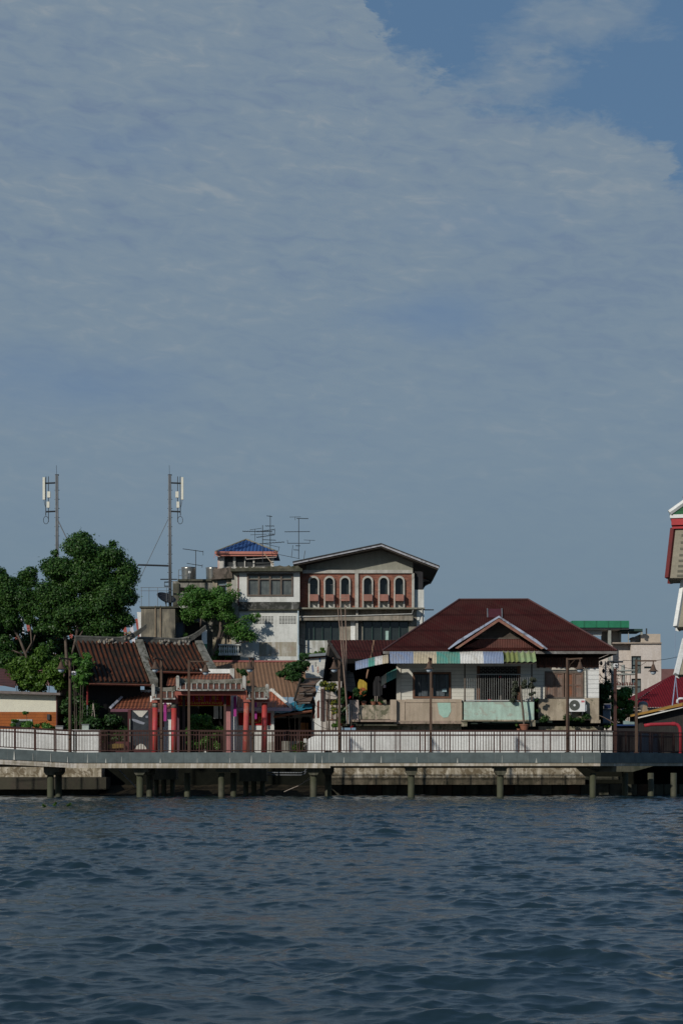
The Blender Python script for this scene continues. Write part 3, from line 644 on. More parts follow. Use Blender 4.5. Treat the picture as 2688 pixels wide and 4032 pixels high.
# base walls and sills
YB1 = YH-.35
b = MB().pb(1556, 2755, 1598, 2838, YB1, .3).pb(1598, 2753, 1816, 2766, YB1-.04, .34).pb(1598, 2766, 1816, 2838, YB1, .3).pb(1795, 2766, 1818, 2850, YB1-.03, .3)
b.build('base_wall', BEIGE, hs)
MB().pp([(1720, 2766), (1772, 2766), (1775, 2800), (1762, 2824), (1745, 2826), (1728, 2812)], YB1-.014, .008).build('paint_patch', TURQP, hs)
b = MB()
for q in ((1592, 2764, 1594, 2836), (1594, 2763, 1794, 2765)): b.pb(*q, YB1-.012, .01)
b.build('panel_groove', M('groove_brown', (.12, .09, .06)), hs)
MB().pb(1550, 2838, 1820, 2850, YB1-.1, .5).build('ledge', M('grimy_pink_ledge', (.36, .27, .22), (.2, .16, .12), dirt=(.06, .06, .04), da=.7), hs)
MB().pb(1400, 2852, 1815, 2880, YH+.1, .3).build('plinth', BEIGES, hs)
MB().pb(2118, 2752, 2300, 2836, YB1, .3).pb(2300, 2748, 2356, 2836, YB1-.03, .3).pb(2326, 2834, 2362, 2847, YB1-.25, .5).build('base_wall', M('beige_right_base', (.42, .36, .27), (.36, .30, .23), streak=(.15, .12, .08), sa=.5, sth=.52, dirt=(.05, .06, .03), da=.7, dz=.6), hs)
MB().pb(2120, 2860, 2370, 2880, YH+.1, .3).build('plinth', BEIGES, hs)
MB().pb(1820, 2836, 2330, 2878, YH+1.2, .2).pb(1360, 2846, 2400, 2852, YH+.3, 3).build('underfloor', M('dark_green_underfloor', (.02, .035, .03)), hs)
# brown framed window with curtains
def window(par, x0, y0, x1, y1, Y, n, fw, fmat, pane, pm='pane', tr=None, trp=None, inset=.08, curtain=False):
    f = MB(); f.pb(x0, y0, x1, y0+fw, Y-.04, .14); f.pb(x0, y1-fw, x1, y1, Y-.05, .16)
    w_ = (x1-x0-fw)/n
    for i in range(n+1): f.pb(x0+i*w_, y0+fw, x0+i*w_+fw, y1-fw, Y-.04, .14)
    if tr: f.pb(x0+fw, tr, x1-fw, tr+fw*.8, Y-.035, .12)
    fo = f.build('window', fmat, par)
    for i in range(n):
        MB().pb(x0+i*w_+fw, (tr+fw*.8) if tr else y0+fw, x0+(i+1)*w_, y1-fw, Y+inset, .03).build(pm, pane, fo)
        if tr: MB().pb(x0+i*w_+fw, y0+fw, x0+(i+1)*w_, tr, Y+inset, .03).build(pm, trp or pane, fo)
    return fo
wf = window(hs, 1624, 2646, 1775, 2750, YH, 2, 8, WOODFR, GLASS, inset=.3)
for x0, x1 in ((1640, 1684), (1716, 1752)):
    b = MB(); n = 24
    for i in range(n):
        xa, xb = X(x0+(x1-x0)*i/n, YH), X(x0+(x1-x0)*(i+1)/n, YH); ya = YH+.22+.03*math.sin(i*1.9); yb_ = YH+.22+.03*math.sin((i+1)*1.9)
        b.face([(xa, ya, Z(2740, YH)), (xb, yb_, Z(2740, YH)), (xb, yb_, Z(2656, YH)), (xa, ya, Z(2656, YH))])
    b.build('curtain', CURT, wf)
MB().pb(1740, 2712, 1757, 2724, YH+.16, .01).build('sticker', M('pale_blue_sticker', (.35, .5, .55)), wf)
# shutters on the right window
sh = MB().pb(2143, 2643, 2299, 2650, YH-.05, .1).pb(2143, 2744, 2299, 2750, YH-.06, .1).pb(2143, 2650, 2147, 2744, YH-.05, .1).pb(2292, 2650, 2299, 2744, YH-.05, .1).build('window', TIMBER, hs)
for i, (x0, x1) in enumerate(((2147, 2182), (2184, 2218), (2222, 2256), (2258, 2292))):
    s_ = MB().pb(x0, 2650, x1, 2744, YH+.02, .05); so_ = s_.build('shutter', WOODGREY if i != 2 else M('orange_brown_shutter', (.24, .09, .045), (.16, .08, .05), lx=.13, dirt=(.2, .17, .14), da=.6, dz=.55), sh)
    MB().pb(x0, 2650, x0+5, 2744, YH-.02, .04).pb(x1-5, 2650, x1, 2744, YH-.02, .04).pb(x0+5, 2695, x1-5, 2700, YH-.02, .04).pb(x0+5, 2650, x1-5, 2655, YH-.02, .04).build('frame', M('shutter_stile', (.20, .13, .10), (.13, .09, .07)), so_)
MB().pb(2170, 2628, 2300, 2637, YH-.12, .1).build('window_hood', M('cream_post'), hs)
MB().tube([(X(2306, YH-.1), YH-.1, Z(2630, YH)), (X(2308, YH-.1), YH-.1, Z(2752, YH))], .02, 6).build('downpipe', STEEL, hs)
# central door behind its grille balcony
YD = YH+.2
for q in ((1876, 1888), (2036, 2048)): MB().pb(q[0], 2622, q[1], 2780, YH-.03, .2).build('door_frame', WOODFR, hs)
b = MB().pb(1888, 2622, 2036, 2625, YH+.02, .03).pb(1888, 2652, 2036, 2655, YH+.02, .03)
for j in range(5):
    b.pb(1888, 2627+j*6.2, 2036, 2627.8+j*6.2, YH+.02, .02)
    for i in range(9): b.pb(1892+i*17+(j % 2)*8, 2628+j*6.2, 1893.4+i*17+(j % 2)*8, 2633+j*6.2, YH+.02, .02)
b.build('lattice', M('white_lattice', (.28, .28, .26)), hs)
MB().pb(1966, 2672, 1974, 2762, YH+.6, .06).build('inner_post', M('grey_post', (.2, .18, .16)), hs)
MB().lathe((X(1971, YH), YH+.4, Z(2664, YH)), [(.02, -.06), (.06, -.03), (.065, .02), (.02, .06)], 10).build('red_lantern', M('red_lantern', (.6, .02, .02)), label='small red lantern hanging in the grilled doorway', cat='lantern')
# balcony
YBf = 97.7
bl = MB().pb(1825, 2764, 2101, 2834, YBf, .14).build('balcony_wall', TURQ, hs)
MB().pb(1815, 2834, 2095, 2840, YBf-.03, YH-YBf).pb(1816, 2836, 1838, 2860, YBf+.05, .3).pb(2086, 2836, 2106, 2860, YBf+.05, .3).build('balcony_floor', BEIGES, hs)
YBr = YBf+.05
b = MB().pb(1826, 2654, 2094, 2657, YBr, .03).pb(1826, 2756, 2094, 2761, YBr, .04)
for i in range(31):
    x = 1829+i*8.75; b.pb(x, 2657, x+1.0, 2756, YBr, .012)
b.build('balcony_grille', M('white_grille', (.42, .43, .42), (.32, .33, .32)), hs)
for x in (1829, 2092): MB().pb(x-3, 2600, x+3, 2764, YBr, .06).build('awning_post', TIMBER, hs)
# small table of red things on the balcony ledge
MB().lathe((X(1926, YH), YH-.3, Z(2762, YH-.3)), [(.09, 0), (.12, .06), (.10, .12)], 10).build('red_basin', M('red_plastic', (.5, .02, .02)), label='red basin on the balcony behind the white grille', cat='basin')
# ------------------------------------------------------------------ awnings
AWG = 'striped corrugated awnings of the riverside house'
def awning(label, segs, y0, y1, Yw, proj, side=None):
    r = thing('awning', label, 'awning', (X(segs[0][0], Yw), Yw, Z(y1, Yw)), AWG)
    for x0, x1, mat, dy0, dy1 in segs:
        b = MB(); n = max(4, int((x1-x0)/6)*4); m_ = 8
        for i in range(n+1):
            f = i/n; x = x0+(x1-x0)*f; o = .016*math.cos(2*math.pi*i/4)
            zt = Z(y0+dy0+(dy1-dy0)*f, Yw-.1); zb = Z(y1+dy0+(dy1-dy0)*f, Yw-proj)
            for q in range(m_+1):
                a = q/m_*math.pi/2; yy = Yw-.1-(proj-.1)*math.sin(a)*.98; z = zb+(zt-zb)*math.cos(a)
                xx = X(x, Yw)*(1) ; b.v.append((X(x, Yw-proj/2), yy-o*math.cos(a*.5), z+o))
        for i in range(n):
            for q in range(m_): a_ = i*(m_+1)+q; b.f.append((a_, a_+1, a_+m_+2, a_+m_+1)); b.mi.append(0)
        b.build('awning_strip', mat, r)
    return r
PL = lambda n, a, b: M(n, a, b, s=1.5, rough=.45, streak=(.3, .24, .16), sa=.35, sth=.55)
pb_ = PL('pale_blue_plastic_sheet', (.27, .34, .48), (.22, .28, .41)); pt = PL('teal_plastic_sheet', (.11, .34, .29), (.09, .28, .24)); pw = PL('white_plastic_sheet', (.68, .68, .66), (.6, .6, .58)); py = PL('cream_plastic_sheet', (.56, .49, .36), (.48, .42, .31)); pg = PL('mossy_green_sheet', (.20, .24, .09), (.14, .16, .06)); pgl = PL('pale_green_sheet', (.26, .36, .19), (.22, .30, .15))
b_aw = awning('long pale blue, cream, teal and white corrugated awning over the window', [(1532, 1625, pb_, 0, 0), (1625, 1716, py, 0, 0), (1716, 1808, pt, 0, 0), (1808, 1899, pw, 0, 0), (1899, 1978, pb_, 0, 0)], 2566, 2612, 97.5, .95)
a2 = thing('awning', 'mossy green corrugated awning at the right end of the striped one', 'awning', (X(2040, YH), YH, Z(2610, YH)), AWG)
for x0, x1, mt in ((1968, 2040, pg), (2040, 2110, pgl)):
    b = MB(); Y0, Y1 = YH-1.15, YH-2.0
    Aa = Vector((X(x0, Y1), Y1, Z(2606, Y1))); Bb = Vector((X(x1, Y1), Y1, Z(2606, Y1))); Uu = Vector((0, Y0-Y1, Z(2564, Y0)-Z(2606, Y1)))
    b.corr(Aa, Bb, Uu, lambda u: Uu.length, .24, .045); b.build('awning_sheet', mt, a2)
MB().pb(1984, 2607, 2110, 2614, YH-1.9, .05).build('awning_frame', DARKW, a2)
awning('short striped awning sloping up over the dark veranda', [(1398, 1448, pb_, 26, 14), (1448, 1474, pt, 14, 8), (1474, 1504, pw, 8, 2), (1504, 1527, py, 2, -2)], 2579, 2612, 97.3, .9)
aw3 = awning('green and yellow end of an awning hanging low inside the veranda', [(1500, 1520, py, 26, 12), (1520, 1560, pt, 12, -8)], 2640, 2676, 98.6, .5)
# ------------------------------------------------------------------ left wing and veranda
vr = thing('house_wing', 'low maroon roofed wing with dark open veranda left of the big house', 'house', (X(1450, 100), 100, 1.95))
Y0, Y1 = 99.2, 103.6
A_ = Vector((X(1352, Y0), Y0, Z(2606, Y0))); B_ = Vector((X(1600, Y0), Y0, Z(2606, Y0)))
zt = Z(2520, Y1)
# front slope, its left edge running back up to the ridge end
b = MB(); nn = 90
x_l0, x_r = X(1352, Y0), X(1600, Y0); xl1 = X(1296, Y1); xr1 = X(1600, Y1)
for i in range(nn+1):
    f = i/nn; o = .016*math.cos(2*math.pi*i/4)
    b.v.append((x_l0+(x_r-x_l0)*f, Y0, A_.z+o)); b.v.append((xl1+(xr1-xl1)*f, Y1, zt+o))
for i in range(nn): b.f.append((2*i, 2*i+2, 2*i+3, 2*i+1)); b.mi.append(0)
b.build('roof', MAROON, vr)
b = MB(); b.slab([(xl1-.12, Y1, zt), (xl1, Y1-.0, zt), (X(1352, Y0), Y0, A_.z), (X(1340, Y0), Y0, A_.z)], .12); b.build('bargeboard', DARKW, vr)
b = MB(); b.slab([(xl1-.05, Y1, zt+.01), (xl1+.1, Y1-.2, zt-.02), (X(1276, 101.5), 101.5, Z(2690, 101.5)), (X(1268, 101.5), 101.5, Z(2690, 101.5))], .1); b.build('bargeboard', DARKW, vr)
b = MB(); b.face([(xl1, Y1, zt-.05), (X(1352, Y0), Y0+.02, A_.z-.05), (X(1352, Y0), Y0+.02, Z(2700, Y0)), (X(1272, 101.6), 101.6, Z(2700, 101.6))]); b.build('gable_infill', DARK, vr)
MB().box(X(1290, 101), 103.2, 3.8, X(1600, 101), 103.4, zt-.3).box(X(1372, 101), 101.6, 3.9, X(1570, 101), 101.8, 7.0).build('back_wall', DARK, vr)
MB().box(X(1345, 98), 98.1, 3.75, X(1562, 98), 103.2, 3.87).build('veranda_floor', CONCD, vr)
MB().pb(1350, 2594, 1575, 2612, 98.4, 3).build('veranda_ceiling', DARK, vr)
YV = 98.0
b = MB().pb(1374, 2756, 1412, 2836, YV, .3).build('veranda_pier', M('pink_grey_render', (.40, .33, .30), (.34, .28, .25)), vr)
MB().pb(1412, 2776, 1538, 2832, YV+.03, .2).pb(1426, 2758, 1440, 2776, YV+.03, .2).pb(1508, 2756, 1520, 2776, YV+.03, .2).build('parapet', BEIGES, vr)
MB().pb(1536, 2755, 1560, 2838, YV, .4).build('veranda_pier', BEIGE, vr)
MB().pb(1368, 2834, 1560, 2842, YV-.12, .5).build('ledge', M('grimy_pink_ledge'), vr)
MB().pb(1356, 2640, 1378, 2710, 100.8, .05).build('white_grid_window', M('blueish_panel', (.42, .46, .5), (.35, .38, .42), lines=.28), vr)
MB().pp([(1360, 2645), (1390, 2648), (1406, 2730), (1362, 2720)], 100.2, .04).build('board_screen', M('pale_board_screen', (.38, .38, .38), (.3, .3, .3), lines=.25, la=.6), vr)
def cloth(name, label, pts, Y, mat, cat):
    b = MB(); n = 16; xs = [p[0] for p in pts]; x0, x1 = min(xs), max(xs)
    top = lambda x: np.interp(x, [p[0] for p in pts], [p[1] for p in pts]); bot = lambda x: np.interp(x, [p[0] for p in pts], [p[2] for p in pts])
    for i in range(n+1):
        x = x0+(x1-x0)*i/n; b.v.append((X(x, Y), Y+.006*math.sin(i*1.7), Z(top(x), Y))); b.v.append((X(x, Y), Y+.02*math.sin(i*.9+.5), Z(bot(x), Y)))
    k = len(b.v)
    for i in range(n): b.f.append((2*i, 2*i+1, 2*i+3, 2*i+2)); b.mi.append(0)
    b.f += [tuple(range(0, k, 2))][:0]
    o = b.build(name, mat, label=label, cat=cat); s = o.modifiers.new('thick', 'SOLIDIFY'); s.thickness = .02; return o
cloth('hanging_shirt', 'mustard yellow shirt hanging in the dark veranda', [(1408, 2690, 2716), (1414, 2674, 2740), (1430, 2678, 2735), (1444, 2690, 2728)], 99.0, M('mustard_cloth', (.42, .30, .04), (.33, .22, .03)), 'shirt')
cloth('hanging_cloth', 'rust orange cloth hanging below the yellow shirt', [(1414, 2712, 2738), (1430, 2706, 2742), (1440, 2714, 2736)], 98.9, M('rust_cloth', (.35, .10, .03)), 'cloth')
cloth('hanging_coat', 'large black garment hanging in the middle of the veranda', [(1468, 2690, 2738), (1478, 2664, 2742), (1494, 2662, 2742), (1504, 2690, 2735)], 98.8, M('black_cloth', (.012, .012, .014)), 'coat')
MB().tube([(X(1441, 99), 98.6, Z(2672, 99)), (X(1449, 99), 98.5, Z(2638, 99))], .05, 6).build('tan_board', M('tan_timber', (.34, .20, .13)), label='tan board leaning inside the veranda beside the yellow shirt', cat='board')
MB().tube([(X(1461, 99.1), 99.3, Z(2590, 99.1)), (X(1472, 99.1), 99.1, Z(2521, 99.1))], .055, 6).build('tan_board', M('tan_timber'), label='tan stick rising above the striped veranda awning', cat='board')
MB().pb(1509, 2696, 1518, 2708, 98.7, .1).build('pink_box', M('pale_pink_box', (.6, .48, .5)), label='small pale pink box standing in the veranda', cat='box')
for i, x in enumerate((1476, 1484)): MB().tube([(X(x, 98.6), 98.6, Z(2762, 98.6)), (X(x, 98.6), 98.6, Z(2741, 98.6))], .02, 6).build('broom_handle', M('pale_stick', (.5, .42, .36)), label=('left' if i == 0 else 'right')+' one of two pale sticks under the black garment', cat='stick')
def potted(label, x, yb, Y, ph, blobs, n, size, mat, seed, cat='potted plant', pr=.16, stem=None):
    zb = Z(yb, Y); r = thing('potted_plant', label, cat, (X(x, Y), Y, zb))
    MB().lathe((X(x, Y), Y, zb), [(pr*.65, 0), (pr*.95, ph*.85), (pr*1.08, ph*.86), (pr*1.08, ph), (pr*.8, ph)], 14).build('pot', POT, r, smooth=False)
    if stem: MB().tube([(X(sx_, Y), Y, Z(sy_, Y)) for sx_, sy_, sr in stem], [sr for _, _, sr in stem], 7).build('stem', BARK, r)
    leaves('foliage', [el(*q, Y) for q in blobs], n, size, mat, r, seed, 10, .28); return r
potted('leafy pot plant on the veranda parapet below the yellow shirt', 1432, 2776, 98.1, .2, [(1436, 2738, 22, 22), (1424, 2752, 10, 14)], 900, .07, L_DK, 21)
potted('low pot plant in the middle of the veranda parapet', 1470, 2776, 98.1, .18, [(1465, 2762, 26, 8)], 380, .06, L_DK, 22)
potted('small pot plant at the right end of the veranda parapet', 1498, 2776, 98.1, .16, [(1497, 2760, 14, 10)], 260, .06, L_DK, 23)
MB().lathe((X(1480, 98.1), 98.12, Z(2836, 98.1)), [(.07, 0), (.1, .22), (.11, .24), (.02, .24)], 10).build('flower_pot', M('pale_pot', (.5, .38, .34)), label='pale flower pot on the ledge below the stained parapet', cat='pot')
leaves_o = None
def bush(name, label, blobs, Y, n, size, mat, seed, zb=1.95, cat='bush', group=None, sub=8, subr=.4, stems=True, **kw):
    xs = [b_[0] for b_ in blobs]; r = thing(name, label, cat, (X(sum(xs)/len(xs), Y), Y, zb), group)
    if stems:
        m_ = MB()
        for bb in blobs[:6]: m_.tube([(X(sum(xs)/len(xs), Y)*.5+X(bb[0], Y)*.5, Y, zb), (X(bb[0], Y), Y, Z(bb[1], Y))], [.035, .012], 5)
        m_.build('stem', BARKD, r)
    leaves('foliage', [el(*b_[:4], Y) for b_ in blobs], n, size, mat, r, seed, sub, subr, **kw); return r
bush('veranda_bush', 'tall dark green bush with red flowers left of the veranda pier', [(1352, 2735, 24, 40), (1390, 2730, 24, 26), (1348, 2800, 16, 40), (1342, 2850, 16, 24)], 97.4, 3600, .075, L_DK, 31, cat='bush')
bush('trailing_plant', 'grass-green trailing plants on top of the white wall by the veranda lamp', [(1318, 2862, 18, 16), (1335, 2850, 14, 20)], 96.85, 900, .07, L_BR, 32, zb=3.2, cat='plant')
for i, (x, y, lb) in enumerate(((1378, 2746, 'red flowers on top of the veranda bush'), (1344, 2853, 'red flowers low beside the veranda lamp post'), (1385, 2862, 'red flowers over the wall below the veranda pier'))):
    r = thing('flower_cluster', lb, 'flowers', (X(x, 97.0), 97.0, Z(y, 97.0)), 'red flower clusters by the veranda'); leaves('petals', [el(x, y, 8, 5, 97.0)], 90, .045, L_RED, r, 40+i, 12, .1)
bush('yellow_bush', 'sparse plant with yellow leaves in front of the small window', [(1316, 2790, 16, 30), (1296, 2704, 40, 24), (1280, 2690, 24, 16)], 97.0, 900, .07, leaf_mat('yellow_mixed_leaves', (.03, .05, .01), (.05, .08, .015), (.45, .40, .05)), 33, zb=3.0, cat='plant')
# white metal ladder-rail left of the veranda
b = MB().tube([(X(1330, 97.3), 97.3, Z(2816, 97.3)), (X(1378, 97.3), 97.3, Z(2770, 97.3))], .02, 6)
for x, y in ((1362, 2770), (1372, 2772)): b.tube([(X(x, 97.3), 97.3, Z(y, 97.3)), (X(x+2, 97.3), 97.3, Z(2850, 97.3))], .018, 6)
for k in range(6): b.tube([(X(1362, 97.3), 97.3, Z(2785+k*11, 97.3)), (X(1374, 97.3), 97.3, Z(2783+k*11, 97.3))], .01, 5)
b.build('metal_ladder', M('white_metal_frame', (.42, .44, .43)), label='pale metal ladder frame leaning by the veranda pier', cat='ladder')
# bamboo poles
for i, (x0, y0, x1, y1, lb) in enumerate(((1328, 2380, 1370, 2850, 'leftmost of the three tall bamboo poles'), (1338, 2360, 1366, 2770, 'middle one of the three tall bamboo poles, with a cross stick on top'), (1358, 2380, 1362, 2640, 'rightmost and straightest of the three tall bamboo poles'))):
    Yq = 97.0+i*.1; b = MB().tube([(X(x0, Yq), Yq, Z(y0, Yq)), (X((x0+x1)/2+2, Yq), Yq, Z((y0+y1)/2, Yq)), (X(x1, Yq), Yq, Z(y1, Yq))], [.022, .032, .04], 7)
    if i == 1: b.tube([(X(1338, Yq), Yq, Z(2358, Yq)), (X(1366, Yq), Yq, Z(2354, Yq))], .016, 5)
    if i == 2: b.tube([(X(1358, Yq), Yq, Z(2394, Yq)), (X(1380, Yq), Yq, Z(2374, Yq))], .014, 5)
    b.build('bamboo_pole', M('dry_bamboo', (.30, .22, .17), (.2, .14, .11)), label=lb, cat='pole', group='tall bamboo poles by the veranda')
# air conditioner
YA = YB1-.42
ac = thing('air_conditioner', 'white outdoor air conditioner with round fan grille and small red logo', 'air conditioner', (X(2270, YA), YA, Z(2802, YA)))
MB().pb(2238, 2752, 2302, 2802, YA, .34).build('casing', WHITEM, ac)
cx_, cz_ = X(2260, YA), Z(2777, YA)
MB().lathe((cx_, YA-.004, cz_), [(.285, 0), (.285, -.012), (.265, -.014), (.02, -.014)], 28, axis='y').build('fan_opening', M('fan_dark', (.09, .10, .08), (.06, .065, .05)), ac)
b = MB()
for q in range(4): b.tube([(cx_+(.07+.055*q)*math.cos(a_*math.pi/12), YA-.025, cz_+(.07+.055*q)*math.sin(a_*math.pi/12)) for a_ in range(25)], .004, 4)
for q in range(12): b.bar((cx_+.05*math.cos(q*math.pi/6), YA-.028, cz_+.05*math.sin(q*math.pi/6)), (cx_+.28*math.cos(q*math.pi/6), YA-.028, cz_+.28*math.sin(q*math.pi/6)), .006)
b.build('fan_grille', STEEL, ac)
MB().lathe((cx_, YA-.02, cz_), [(.065, 0), (.06, -.02), (.02, -.025)], 16, axis='y').build('fan_hub', WHITEM, ac)
lg = MB().pb(2287, 2758.5, 2299, 2765.5, YA-.006, .006).build('logo', M('logo_red', (.55, .05, .07)), ac)
text_mesh('TCL', 'lettering', WHITEM, ac, X(2289, YA), X(2297, YA), Z(2764, YA), Z(2760, YA), YA-.008, ext=.001)
MB().pb(2302, 2775, 2308, 2800, YA+.1, .15).build('valve_cover', WHITEM, ac)
for q in (2246, 2290): MB().pb(q, 2802, q+4, 2815, YA+.02, .5).build('bracket', STEELD, ac)
bush('creeping_plant', 'dark creeping plants along the ledge below the air conditioner', [(2150, 2832, 34, 8), (2220, 2830, 40, 9), (2300, 2812, 14, 30), (2270, 2834, 30, 10)], YB1-.1, 1500, .06, L_DK, 51, zb=3.9, cat='plant', stems=False)
bush('creeping_plant', 'small round dark shrub right of the turquoise balcony', [(2112, 2800, 14, 14), (2110, 2760, 10, 12)], YB1-.25, 500, .06, L_DK, 52, zb=3.9, cat='plant', stems=False)
potted('tall grey-leaved potted tree in front of the turquoise balcony', 2062, 2878, 97.15, .36, [(2040, 2700, 32, 26), (2078, 2690, 32, 30), (2024, 2735, 18, 32), (2080, 2725, 22, 16), (2098, 2712, 14, 20)], 9000, .055, L_GREY, 53, 'potted tree', .26, [(2062, 2862, .06), (2058, 2800, .06), (2050, 2740, .05), (2048, 2700, .04)])
potted('small bright pot plant left of the potted tree', 2040, 2878, 97.0, .12, [(2036, 2856, 8, 9)], 160, .05, L_BR, 54, pr=.1)
# ------------------------------------------------------------------ small white house, hut and shacks left of the veranda
sm = thing('small_house', 'small white gabled house with brown shutters behind the wall end', 'house', (X(1280, 98), 98, 1.95))
Ys = 98.2
b = MB(); b.pp([(1262, 2686), (1345, 2682), (1345, 2880), (1262, 2880)], Ys, 3); b.build('wall', M('pinkish_white_render', (.50, .46, .42), (.42, .38, .35), streak=(.3, .26, .22), sa=.5), sm)
xs0 = X(1262, Ys); xs1 = X(1224, Ys)
b = MB(); b.poly([(xs0, Ys, 1.9), (xs1, Ys+2.2, 1.9), (xs1, Ys+2.2, Z(2775, Ys)), (xs0, Ys, Z(2690, Ys))], [(0, 3, 2, 1)]); b.build('side_wall', WALLW, sm)
b = MB(); 
def sidept(f, y): return (xs0+(xs1-xs0)*f-.02, Ys+2.2*f-.03, Z(y, Ys))
for f0, f1 in ((.12, .36), (.66, .92)): b.poly([sidept(f0, 2825), sidept(f1, 2826), sidept(f1, 2762), sidept(f0, 2754)], [(0, 3, 2, 1)])
b.build('shutter', M('red_brown_shutter', (.15, .05, .035), (.1, .035, .03)), sm)
b = MB().pb(1262, 2714, 1268, 2838, Ys-.06, .06).pb(1266, 2712, 1275, 2838, Ys-.09, .08); b.build('drainpipe', M('dark_brown_board', (.08, .04, .035)), sm)
window(sm, 1286, 2757, 1326, 2836, Ys, 2, 4, WOODFR, M('creamy_blind', (.40, .37, .30), (.34, .31, .25), lines=.12), tr=None)
MB().pb(1280, 2752, 1330, 2758, Ys-.4, .42).build('window_hood', DARKW, sm)
sh1 = thing('shack', 'dark rusty sheet shack roofs stepping down left of the small white house', 'shack', (X(1210, 99), 99, 1.95))
for k, (q, Yq) in enumerate((([(1176, 2672), (1262, 2672), (1240, 2694), (1182, 2694)], 99.6), ([(1180, 2686), (1248, 2680), (1234, 2724), (1172, 2724)], 99.3), ([(1170, 2733), (1236, 2730), (1224, 2758), (1160, 2760)], 99.0))):
    b = MB(); b.slab([(X(q[0][0], Yq+1), Yq+1.2, Z(q[0][1], Yq+1)), (X(q[1][0], Yq+1), Yq+1.2, Z(q[1][1], Yq+1)), (X(q[2][0], Yq), Yq, Z(q[2][1], Yq)), (X(q[3][0], Yq), Yq, Z(q[3][1], Yq))], .04); b.build('roof', RUSTRF, sh1)
    MB().pb(q[3][0]+6, q[3][1], q[2][0]-4, q[3][1]+9, Yq+.1, .05).build('fascia', M('grey_weathered_board', (.22, .20, .19), (.14, .13, .12)), sh1)
MB().pb(1168, 2745, 1236, 2775, 100.4, .1).build('wall', DARKW, sh1)
MB().bar((X(1158, 99), 98.9, Z(2760, 99)), (X(1184, 99), 98.9, Z(2672, 99)), .09).build('bargeboard', DARKW, sh1)
ht = thing('upstairs_hut', 'small hut clad in thin white strips with faded painted marks and grey roof', 'hut', (X(1240, 101), 101, 5))
Yq = 101.2
MB().pp([(1200, 2595), (1282, 2587), (1272, 2670), (1203, 2670)], Yq, 1.6).build('wall', M('white_slatted_cladding', (.62, .62, .58), (.55, .55, .52), lines=.088, la=.75, bump=.03), ht)
MB().pp([(1191, 2578), (1284, 2570), (1282, 2581), (1194, 2587)], Yq-.3, 2).build('roof', M('grey_hut_roof', (.20, .23, .25), (.16, .19, .2)), ht)
MB().pp([(1196, 2587), (1281, 2581), (1281, 2588), (1199, 2595)], Yq-.05, .05).build('fascia', M('dark_red_fascia', (.16, .07, .045)), ht)
for pts_, c_, nm in ((((1208, 2613), (1215, 2611), (1216, 2640), (1209, 2640)), (.42, .25, .2), 'a'), (((1226, 2620), (1232, 2618), (1236, 2646), (1229, 2647)), (.15, .2, .32), 'b'), (((1248, 2625), (1254, 2624), (1254, 2650), (1249, 2650)), (.45, .28, .24), 'c'), (((1255, 2591), (1263, 2591), (1262, 2606), (1256, 2607)), (.12, .2, .32), 'd'), (((1241, 2606), (1243, 2606), (1244, 2624), (1241, 2625)), (.12, .13, .13), 'e')):
    MB().pp(list(pts_), Yq-.012, .01).build('painted_mark', M('faded_mark_'+nm, c_), ht)
bush('roof_weeds', 'bright weeds growing on the grey hut roof', [(1268, 2562, 18, 10), (1240, 2570, 16, 6), (1206, 2576, 18, 5)], 101.6, 700, .07, L_YEL, 55, zb=7, cat='weeds', stems=False)
bush('wire_bush', 'dark thin-leaved shrub beside the hut hanging over the small house', [(1300, 2710, 18, 16), (1262, 2700, 16, 8)], 97.7, 500, .06, L_DK, 56, zb=3, cat='bush')
# ------------------------------------------------------------------ blue tarpaulin shelter
tp = thing('tarpaulin_shelter', 'dark shelter under a bright blue tarpaulin beside the gatehouse', 'shelter', (X(1150, 100), 100, 1.95))
b = MB(); nn = 12
for i in range(nn+1):
    x = 1078+(1228-1078)*i/nn
    for j in range(5):
        Yq = 99.2+j*.5; yy = (2812-(x-1078)*.15)-(j*9)-2*math.sin(i*1.3+j)
        b.v.append((X(x, Yq), Yq, Z(yy, Yq)+.03*math.sin(i*2.1+j*1.7)))
for i in range(nn):
    for j in range(4): a_ = i*5+j; b.f.append((a_, a_+5, a_+6, a_+1)); b.mi.append(0)
b.build('tarpaulin', BLUETARP, tp)
MB().bar((X(1078, 99.1), 99.1, Z(2822, 99.1)), (X(1228, 99.1), 99.1, Z(2800, 99.1)), .09).build('rusty_beam', M('rusty_edge', (.22, .08, .04), (.14, .06, .04)), tp)
MB().pb(1078, 2780, 1230, 2970, 103, .1).build('back_wall', DARK, tp)
MB().pb(1184, 2846, 1202, 2920, 101, .06).pb(1205, 2846, 1214, 2920, 101, .06).build('door', M('orange_door_boards', (.30, .12, .03), (.2, .08, .025)), tp)
MB().pb(1132, 2890, 1180, 2922, 101.6, .08).build('board', M('brown_red_boards', (.10, .035, .025)), tp)
MB().pb(1114, 2880, 1124, 2922, 101, .08).pb(1166, 2880, 1172, 2922, 101, .06).build('post', M('dark_blue_post', (.02, .03, .07)), tp)
MB().pb(1110, 2918, 1208, 2972, 98.9, .3).build('low_wall', CONC, label='low mossy concrete wall under the blue tarpaulin shelter', cat='wall')
bush('grass_clump', 'green weeds growing over the low wall at the white wall end', [(1172, 2945, 34, 16), (1190, 2930, 18, 12)], 98.6, 1100, .07, L_BR, 57, cat='weeds', stems=False)
MB().pb(1196, 2908, 1206, 2924, 97.5, .1).build('white_block', WALLW, label='small white block at the left end of the long white wall', cat='block')
bush('round_bush', 'dark round bush behind the gate, left of the shacks', [(1160, 2638, 44, 40), (1128, 2660, 30, 30), (1190, 2612, 26, 32), (1180, 2680, 24, 18)], 99.9, 9000, .085, L_DK, 58, zb=1.95)
